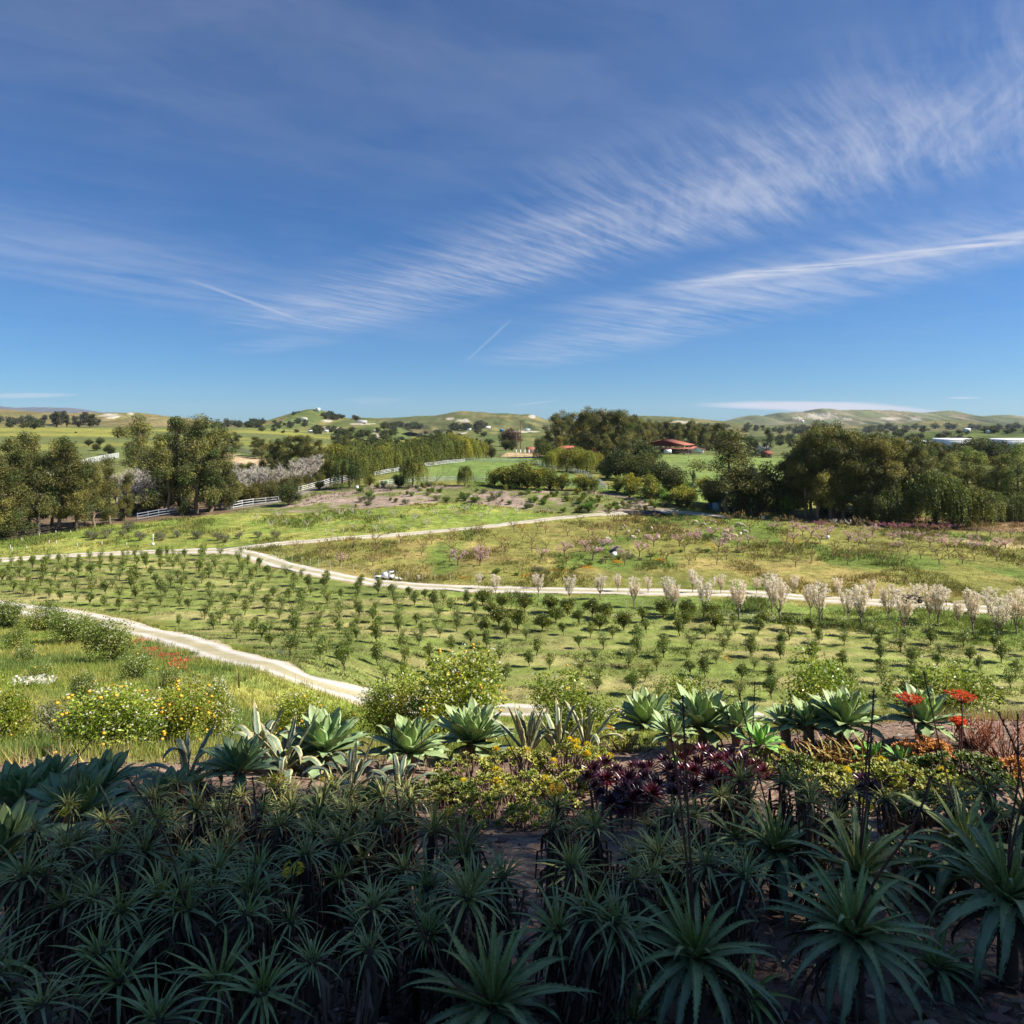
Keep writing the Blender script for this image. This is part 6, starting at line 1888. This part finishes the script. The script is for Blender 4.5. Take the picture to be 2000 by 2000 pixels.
p = P(1782, 1178)
e = thing('quad_bike', 'dark utility quad bike half hidden by blossoming almonds on the road', 'quad bike', p, .12, None, 1.15)
wheels(e, [(-.6, -.42), (.6, -.42), (-.6, .42), (.6, .42)])
dk = np.array((.03, .032, .035))
obj('body', G().box((0, 0, .52), (1.5, .5, .3), dk).box((.62, 0, .72), (.5, .62, .18), dk).box((-.62, 0, .70), (.6, .7, .14), dk).mesh('body', M['paint']), e)
obj('seat', G().box((-.1, 0, .78), (.75, .34, .16), (.02, .02, .02)).mesh('seat', M['cloth']), e)
obj('handlebar', G().tube(np.array(((.42, -.38, 1.05), (.5, 0, 1.0), (.42, .38, 1.05))), .025, 6, dk).tube(np.array(((.5, 0, .7), (.5, 0, 1.0))), .03, 6, dk).mesh('handlebar', M['metal']), e)
obj('rack', G().box((-.75, 0, .86), (.7, .8, .06), S(120, 90, 70) * .6).mesh('rack', M['metal']), e)
obj('roll_cage', G().tube(np.array(((-.3, -.4, .7), (-.35, -.4, 1.5), (-.35, .4, 1.5), (-.3, .4, .7))), .03, 6, dk).mesh('roll_cage', M['metal']), e)

p = P(757, 1133)
e = thing('utility_cart', 'small white utility cart parked beside the far dirt road', 'cart', p, -.1, None, .9)
wheels(e, [(-.65, -.5), (.65, -.5), (-.65, .5), (.65, .5)])
obj('cargo_box', G().box((-.35, 0, .85), (1.15, 1.1, .85), (.82, .82, .82)).mesh('cargo_box', M['paint']), e)
obj('cab', G().box((.62, 0, .62), (.75, 1.0, .45), (.80, .80, .80)).box((.35, 0, 1.1), (.12, 1.0, .55), (.7, .7, .7)).mesh('cab', M['paint']), e)
obj('chassis', G().box((0, 0, .38), (1.9, .8, .12), dk).mesh('chassis', M['metal']), e)
obj('roof', G().box((.55, 0, 1.42), (.9, 1.05, .06), (.82, .82, .82)).mesh('roof', M['paint']), e)
p = P(737, 1130)
e = thing('flat_trailer', 'low white flat trailer just left of the white utility cart', 'trailer', p, -.05, None, .7)
wheels(e, [(0, -.5), (0, .5)])
obj('bed', G().box((0, 0, .5), (1.5, .95, .16), (.80, .80, .80)).mesh('bed', M['paint']), e)
obj('drawbar', G().tube(np.array(((.75, 0, .45), (1.25, 0, .3))), .04, 5, dk).mesh('drawbar', M['metal']), e)
for k, (u, v) in enumerate([(774, 1132), (781, 1133)]):
    p = P(u, v)
    V, Fc = ICO[2]
    o = obj('sack', G().add(V * np.array((.36, .28, .24)) * (1 + (fbm(V[:, 0:1] * 2 + k, V[:, 1:2] * 2, k, 2) - .5) * .5), Fc, (.78, .77, .74)).mesh('sack', M['cloth'], True), None, p + np.array((0, 0, .16)))
    tag(o, ('crumpled white sack nearer the white cart', 'crumpled white sack farther along the road from the cart')[k], 'sack')
p = P(1198, 1088)
e = thing('solar_unit', 'white box carrying a tilted dark solar panel among pink trees', 'solar unit', p, .2)
obj('box', G().box((0, 0, .5), (1.0, .8, .9), WHITE).mesh('box', M['paint']), e)
obj('panel', G().box((0, 0, 1.28), (1.7, 1.1, .05), S(40, 52, 74) * .7, 0, np.array(Matrix.Rotation(-.55, 3, 'Y'))).mesh('panel', M['paint']), e)
obj('leg', G().box((.3, 0, 1.1), (.06, .6, .5), dk).mesh('leg', M['metal']), e)
p = P(1262, 1004)
g = G()
xs = np.linspace(-4.2, 4.2, 15); ys2 = np.linspace(-2.0, 3.2, 9)
X, Y = np.meshgrid(xs, ys2); wx, wy = X + p[0] - Y * .35, Y + p[1]
Z = h(wx, wy) + .10 + fbm(wx * .9, wy * .9, 6, 3) * .35
i = np.arange(8)[:, None] * 15 + np.arange(14)[None]
g.add(np.stack([wx - p[0], wy - p[1], Z - p[2]], -1).reshape(-1, 3), np.stack([i, i + 1, i + 16, i + 15], -1).reshape(-1, 4), S(62, 58, 62) * .6)
tag(obj('plastic_sheet', g.mesh('plastic_sheet', M['cloth'], True), None, p), 'wrinkled black plastic sheet spread at the foot of the bank', 'plastic sheet')
for u, v, r_, hh_, c, lab in [(1388, 996, .75, 1.5, S(44, 70, 100) * .7, 'dark blue water barrel beside the lone tall eucalyptus'), (1400, 998, 1.0, 1.9, S(130, 158, 178) * .7, 'pale grey blue water tank next to the dark barrel')]:
    p = P(u, v)
    e = thing('water_barrel', lab, 'barrel', p)
    obj('shell', G().lathe([(0, -.1), (r_, -.1), (r_ * 1.03, hh_ * .3), (r_ * 1.03, hh_ * .7), (r_, hh_), (0, hh_ + .08)], 16, c).mesh('shell', M['paint'], True), e)
    obj('lid', G().lathe([(0, hh_ + .02), (r_ * .4, hh_ + .02), (r_ * .38, hh_ + .16), (0, hh_ + .18)], 12, c * .7).mesh('lid', M['paint']), e)
for u, v, c, lab in [(1616, 1053, (.75, .78, .8), 'white bucket in the grass near the pale trellis posts'), (1490, 1014, (.7, .72, .72), 'white bag lying before the dark upright eucalyptus')]:
    p = P(u, v)
    tag(obj('bucket', G().lathe([(0, -.02), (.32, -.02), (.38, .7), (.35, .7), (.3, .1), (0, .1)], 14, c).mesh('bucket', M['paint'], True), None, p), lab, 'bucket')
p = P(697, 955)
tag(obj('bee_box', G().box((0, 0, .4), (.9, .7, 1.0), WHITE).box((0, 0, .94), (1.0, .8, .1), WHITE * .9).mesh('bee_box', M['paint']), None, p), 'white box standing beside the yellow green corner bush', 'box')
for u, v, c, w, lab in [(1197, 1030 - 75, (.6, .58, .56), 18, ''), ]:
    pass

# ------------------------------------------------------------------ sheep
def skinned(name, verts, edges, radii, m, col, root=0, sub=2):
    me = bpy.data.meshes.new(name)
    me.from_pydata([tuple(v) for v in verts], edges, [])
    o = bpy.data.objects.new(name, me); COL.objects.link(o)
    sk = o.modifiers.new('skin', 'SKIN'); sk.use_smooth_shade = True
    for i, r in enumerate(radii):
        me.skin_vertices[0].data[i].radius = (r, r) if np.isscalar(r) else r
        me.skin_vertices[0].data[i].use_root = i == root
    sb = o.modifiers.new('sub', 'SUBSURF'); sb.levels = sub; sb.render_levels = sub
    dg = bpy.context.evaluated_depsgraph_get()
    out = bpy.data.meshes.new_from_object(o.evaluated_get(dg))
    out.name = name
    bpy.data.objects.remove(o); bpy.data.meshes.remove(me)
    n = len(out.vertices)
    at_ = out.color_attributes.new('Col', 'FLOAT_COLOR', 'POINT')
    at_.data.foreach_set('color', np.concatenate([np.broadcast_to(np.asarray(col, float), (n, 3)), np.ones((n, 1))], 1).astype(np.float32).ravel())
    out.materials.clear(); out.materials.append(m)
    return out


def sheep(graze):
    hd = (.62, 0, .22) if graze else (.72, 0, .88)
    nk = (.50, 0, .50) if graze else (.52, 0, .76)
    V = [(0, 0, .62), (-.36, 0, .62), (.34, 0, .63), nk, hd, ((hd[0] + .12), 0, hd[2] - (.10 if graze else .05)), (-.52, 0, .56), (-.56, 0, .42)]
    R = [(.27, .26), (.24, .24), (.23, .24), .14, .095, .055, .05, .03]
    E_ = [(0, 1), (0, 2), (2, 3), (3, 4), (4, 5), (1, 6), (6, 7)]
    for sx, par in ((-.40, 1), (.36, 2)):
        for sy in (-.13, .13):
            b = len(V)
            V += [(sx, sy, .40), (sx + (-.05 if sx < 0 else .02), sy, .22), (sx, sy, .02)]
            R += [.085, .045, .035]
            E_ += [(par, b), (b, b + 1), (b + 1, b + 2)]
    return skinned('sheep_body', V, E_, R, M['wool'], S(214, 196, 166) * .8), hd


SH = [sheep(True), sheep(False)]
EAR = G().leaves([(0, 0, 0)], [(0, 1, .1)], .16, .07, S(180, 150, 120) * .7).mesh('ear', M['wool'])
FACE = G().ico((0, 0, 0), .085, S(90, 74, 62) * .7, sub=1, sq=(1.25, .8, .9)).mesh('face', M['wool'], True)
for k, (u, v) in enumerate([(1186, 1059), (1236, 1055), (1261, 1053), (1267, 1058), (1286, 1054), (1245, 1044), (1227, 1044), (1393, 1024), (1443, 1029), (1450, 1032), (1374, 1029), (1385, 1037), (1418, 1044), (1419, 1052), (1421, 1060), (1435, 1053), (1446, 1048), (1455, 1044), (1362, 1053), (1272, 1036), (1219, 1034), (1358, 1025), (1661, 1054)]):
    me, hd = SH[int(r4.random() > .7)]
    e = thing('sheep', 'pale woolly sheep grazing between the pink and bare fruit trees', 'sheep', P(u, v), r4.uniform(0, 6.28) if k % 3 else r4.choice([0, 3.14]) + r4.normal(0, .3), 'sheep grazing in the peach orchard', r4.uniform(1.0, 1.2))
    obj('body', me, e)
    obj('face', FACE, e, (hd[0] + .1, 0, hd[2] - .05), (0, .9 if hd[2] < .5 else .3, 0))
    for s in (-1, 1):
        obj('ear', EAR, e, (hd[0], s * .05, hd[2] + .06), (0, 0, 0 if s > 0 else math.pi))

# ------------------------------------------------------------------ grass, flowers and low scrub (nobody could count them)
r5 = np.random.default_rng(55)


def blades(g, x, y, Hh, Wd, nb, col, spread, lean=.35):
    n = len(x)
    z = h(x, y)
    k = n * nb
    X = np.repeat(x, nb) + r5.normal(0, 1, k) * np.repeat(spread, nb); Y = np.repeat(y, nb) + r5.normal(0, 1, k) * np.repeat(spread, nb)
    Z = np.repeat(z, nb) - .03
    Hk = np.repeat(Hh, nb) * r5.uniform(.5, 1.2, k); Wk = np.repeat(Wd, nb) * r5.uniform(.7, 1.3, k)
    a = r5.uniform(0, 6.28, k)
    lx, ly = r5.normal(0, lean, k) * Hk, r5.normal(0, lean, k) * Hk
    b = np.stack([X, Y, Z], 1); s = np.stack([np.cos(a), np.sin(a), 0 * a], 1) * Wk[:, None] / 2
    V = np.stack([b - s, b + s, b + np.stack([lx, ly, Hk], 1)], 1)
    c = np.repeat(np.repeat(col, nb, 0), 3, 0)
    g.add(V.reshape(-1, 3), np.arange(3 * k).reshape(-1, 3), jitter(c, 3 * k, r5, .04, .02))


def grass():
    g = G()
    def field(n, y0, y1, pw):
        y = y0 + (y1 - y0) * r5.random(n) ** pw
        x = r5.uniform(-1, 1, n) * (.80 * y + 3)
        return x, y
    # near slope and meadow
    x, y = field(46000, 11.8, 84, 1.35)
    keep_ = (road_dist(x, y) > -.45) & ~inpoly(x, y, R_ORCH) & ((y > 13.6) | (r5.random(len(x)) < (y - 11.5) / 3))
    x, y = x[keep_], y[keep_]
    hgt = np.interp(y, [12, 30, 80], [.30, .34, .40]) * (1 - .55 * ss(x, -6, -1) * ss(y, 13, 16) * (1 - ss(x, 7, 12))) * (.45 + 1.1 * fbm(x * .22, y * .22, 8, 3))
    col = jitter(ground_color(x, y), len(x), r5, .14, .06)
    straw = r5.random(len(x)) < .05
    col[straw] = jitter(S(190, 176, 104), straw.sum(), r5, .15)
    blades(g, x, y, hgt, np.interp(y, [12, 80], [.016, .07]), 8, col, np.interp(y, [12, 80], [.07, .2]))
    # fields beyond
    x, y = field(72000, 80, 235, 1.2)
    pad = inpoly(x, y, R_PAD) | inpoly(x, y, R_RIGHT) | inpoly(x, y, R_BANK)
    keep_ = (road_dist(x, y) > -.5) & ~inpoly(x, y, R_ORCH) & (~pad | (r5.random(len(x)) < .3)) & ~inpoly(x, y, R_GROVE)
    x, y = x[keep_], y[keep_]
    cl = fbm(x * .13, y * .13, 18, 3)
    hgt = (.12 + .75 * ss(cl, .45, .75)) * np.where(y > 170, .8, 1)
    col = jitter(ground_color(x, y), len(x), r5, .16, .07) * (1.08 - .35 * ss(cl, .5, .75))[:, None]
    blades(g, x, y, hgt, .10 + .1 * ss(y, 80, 200), 5, col, np.full(len(x), .28), .5)
    # mown orchard: short stubble in streaks
    x, y = field(66000, 43, 136, 1.1)
    keep_ = (road_dist(x, y) > -.4) & inpoly(x, y, R_ORCH)
    x, y = x[keep_], y[keep_]
    cl = fbm(x * .12, y * .8, 28, 3)
    col = jitter(ground_color(x, y), len(x), r5, .16, .06) * (1.1 - .45 * ss(cl, .5, .7))[:, None]
    blades(g, x, y, .06 + .22 * ss(cl, .45, .75), np.full(len(x), .10), 5, col, np.full(len(x), .22), .6)
    tag(obj('grass', g.mesh('grass', M['grass'])), 'tufts of grass on the slope, the orchard floor and the fields', kind='stuff')


def flowers():
    g = G()
    def patch(u, v, ru, rv, n, cols, size, up):
        uu, vv = u + r5.normal(0, ru, n), v + r5.normal(0, rv, n)
        c = P(u, v); k = c[1] / F
        x = c[0] + r5.normal(0, ru * k, n); y = c[1] + r5.normal(0, rv * k * c[1] / max(CAMZ - c[2], 4), n)
        ok = road_dist(x, y) > 0
        x, y = x[ok], y[ok]; n = len(x)
        p = np.stack([x, y, h(x, y) + up * r5.uniform(.4, 1.2, n)], 1)
        cc = np.array(cols)[r5.integers(len(cols), size=n)]
        g.leaves(p, r5.normal(size=(n, 3)) + np.array((0, 0, .6)), size * r5.uniform(.7, 1.3, n), size * .9, jitter(cc, n, r5, .15, .05), 0, r5)
    red = [S(206, 92, 72), S(190, 74, 60), S(214, 120, 96)]
    for u, v, ru, rv, n in ((272, 1258, 8, 4, 260), (300, 1275, 12, 4, 260), (325, 1288, 14, 4, 320), (352, 1300, 14, 4, 320), (345, 1312, 10, 3, 140)):
        patch(u, v, ru, rv, n // 2, red, .09, .40)
    wh = [(.75, .74, .70), (.72, .70, .62)]
    for u, v, ru, rv, n in ((68, 1342, 18, 5, 240), (545, 1282, 10, 2, 60), (1210, 1206, 30, 4, 160), (1440, 1208, 40, 5, 260), (1500, 1212, 20, 4, 160), (1770, 1225, 60, 6, 120)):
        patch(u, v, ru, rv, n, wh, .12, .4)
    op = [(.72, .28, .02), (.76, .36, .03)]
    for u, v, ru, rv, n in ((1206, 1100, 5, 1.5, 110), (1290, 1096, 6, 1.5, 110), (1146, 1110, 8, 2, 90), (1085, 1117, 12, 2, 100), (1027, 1126, 12, 2, 70), (909, 1131, 8, 1.5, 50), (1020, 1030, 10, 2, 70), (680, 1058, 8, 2, 50), (1388, 1066, 6, 1.5, 60), (1550, 1150 - 92, 8, 2, 60), (605, 1057, 9, 2, 60), (1184, 1430, 6, 8, 50), (1420, 1290, 4, 3, 20)):
        patch(u, v, ru, rv, n, op, .17, .3)
    yl = [(.70, .58, .05)]
    for u, v, ru, rv, n in ((480, 1300, 60, 20, 120), (1700, 1400, 120, 10, 160), (820, 1440, 80, 8, 60)):
        patch(u, v, ru, rv, n, yl, .07, .35)
    tag(obj('wildflowers', g.mesh('wildflowers', M['petal'])), 'red, white, orange and yellow wildflowers in the grass', kind='stuff')


grass()
flowers()
for k in range(26):
    u = 940 + k * 22 + r5.normal(0, 8)
    v = np.interp(u, [940, 1080, 1200, 1350, 1500], [1128, 1116, 1096, 1082, 1068]) + r5.normal(0, 4)
    g_ = r5.random() < .5
    put('field_shrub', GREY if g_ else GRN, u, v, v - r5.uniform(6, 11), 1.5 if g_ else 2.6, 'low pale grey shrub among the pink peach trees' if g_ else 'low dark green shrub among the pink peach trees', 'shrub', 'pale grey shrubs among the peach trees' if g_ else 'green shrubs among the peach trees', 1.6)
print('SCENE young citrus', NCIT, 'of', len(cand), 'bare', nb_, 'tris', sum(len(m.polygons) for m in bpy.data.meshes))



# ------------------------------------------------------------------ the air
def haze():
    g = G().box((0, 0, 230), (24000, 24000, 480), (1, 1, 1))
    m = bpy.data.materials.new('haze'); m.use_nodes = True
    nt = m.node_tree
    nt.nodes.remove(nt.nodes['Principled BSDF'])
    v = nt.nodes.new('ShaderNodeVolumePrincipled')
    v.inputs['Color'].default_value = (.80, .87, 1.0, 1)
    v.inputs['Density'].default_value = 3.0e-5
    v.inputs['Anisotropy'].default_value = .1
    nt.links.new(v.outputs[0], nt.nodes['Material Output'].inputs['Volume'])
    tag(obj('haze', g.mesh('haze', m)), 'thin bluish haze in the air over the valley', kind='stuff')


haze()

# ------------------------------------------------------------------ where several alike things share a label, say which one
ORD = 'first second third fourth fifth sixth seventh eighth ninth tenth eleventh twelfth thirteenth fourteenth fifteenth sixteenth seventeenth eighteenth nineteenth twentieth twenty-first twenty-second twenty-third twenty-fourth'.split()
same = {}
for o in SC.objects:
    if o.parent is None and 'label' in o and 'category' in o:
        same.setdefault((o['label'], o.get('group')), []).append(o)
for (lab, grp), os_ in same.items():
    if 1 < len(os_) <= 24 and len(lab.split()) <= 12:
        os_.sort(key=lambda o: o.location.x / max(o.location.y, .1))
        for i, o in enumerate(os_):
            o['label'] = lab + (', leftmost one' if i == 0 else ', rightmost one' if i == len(os_) - 1 else ', %s from the left' % ORD[i])
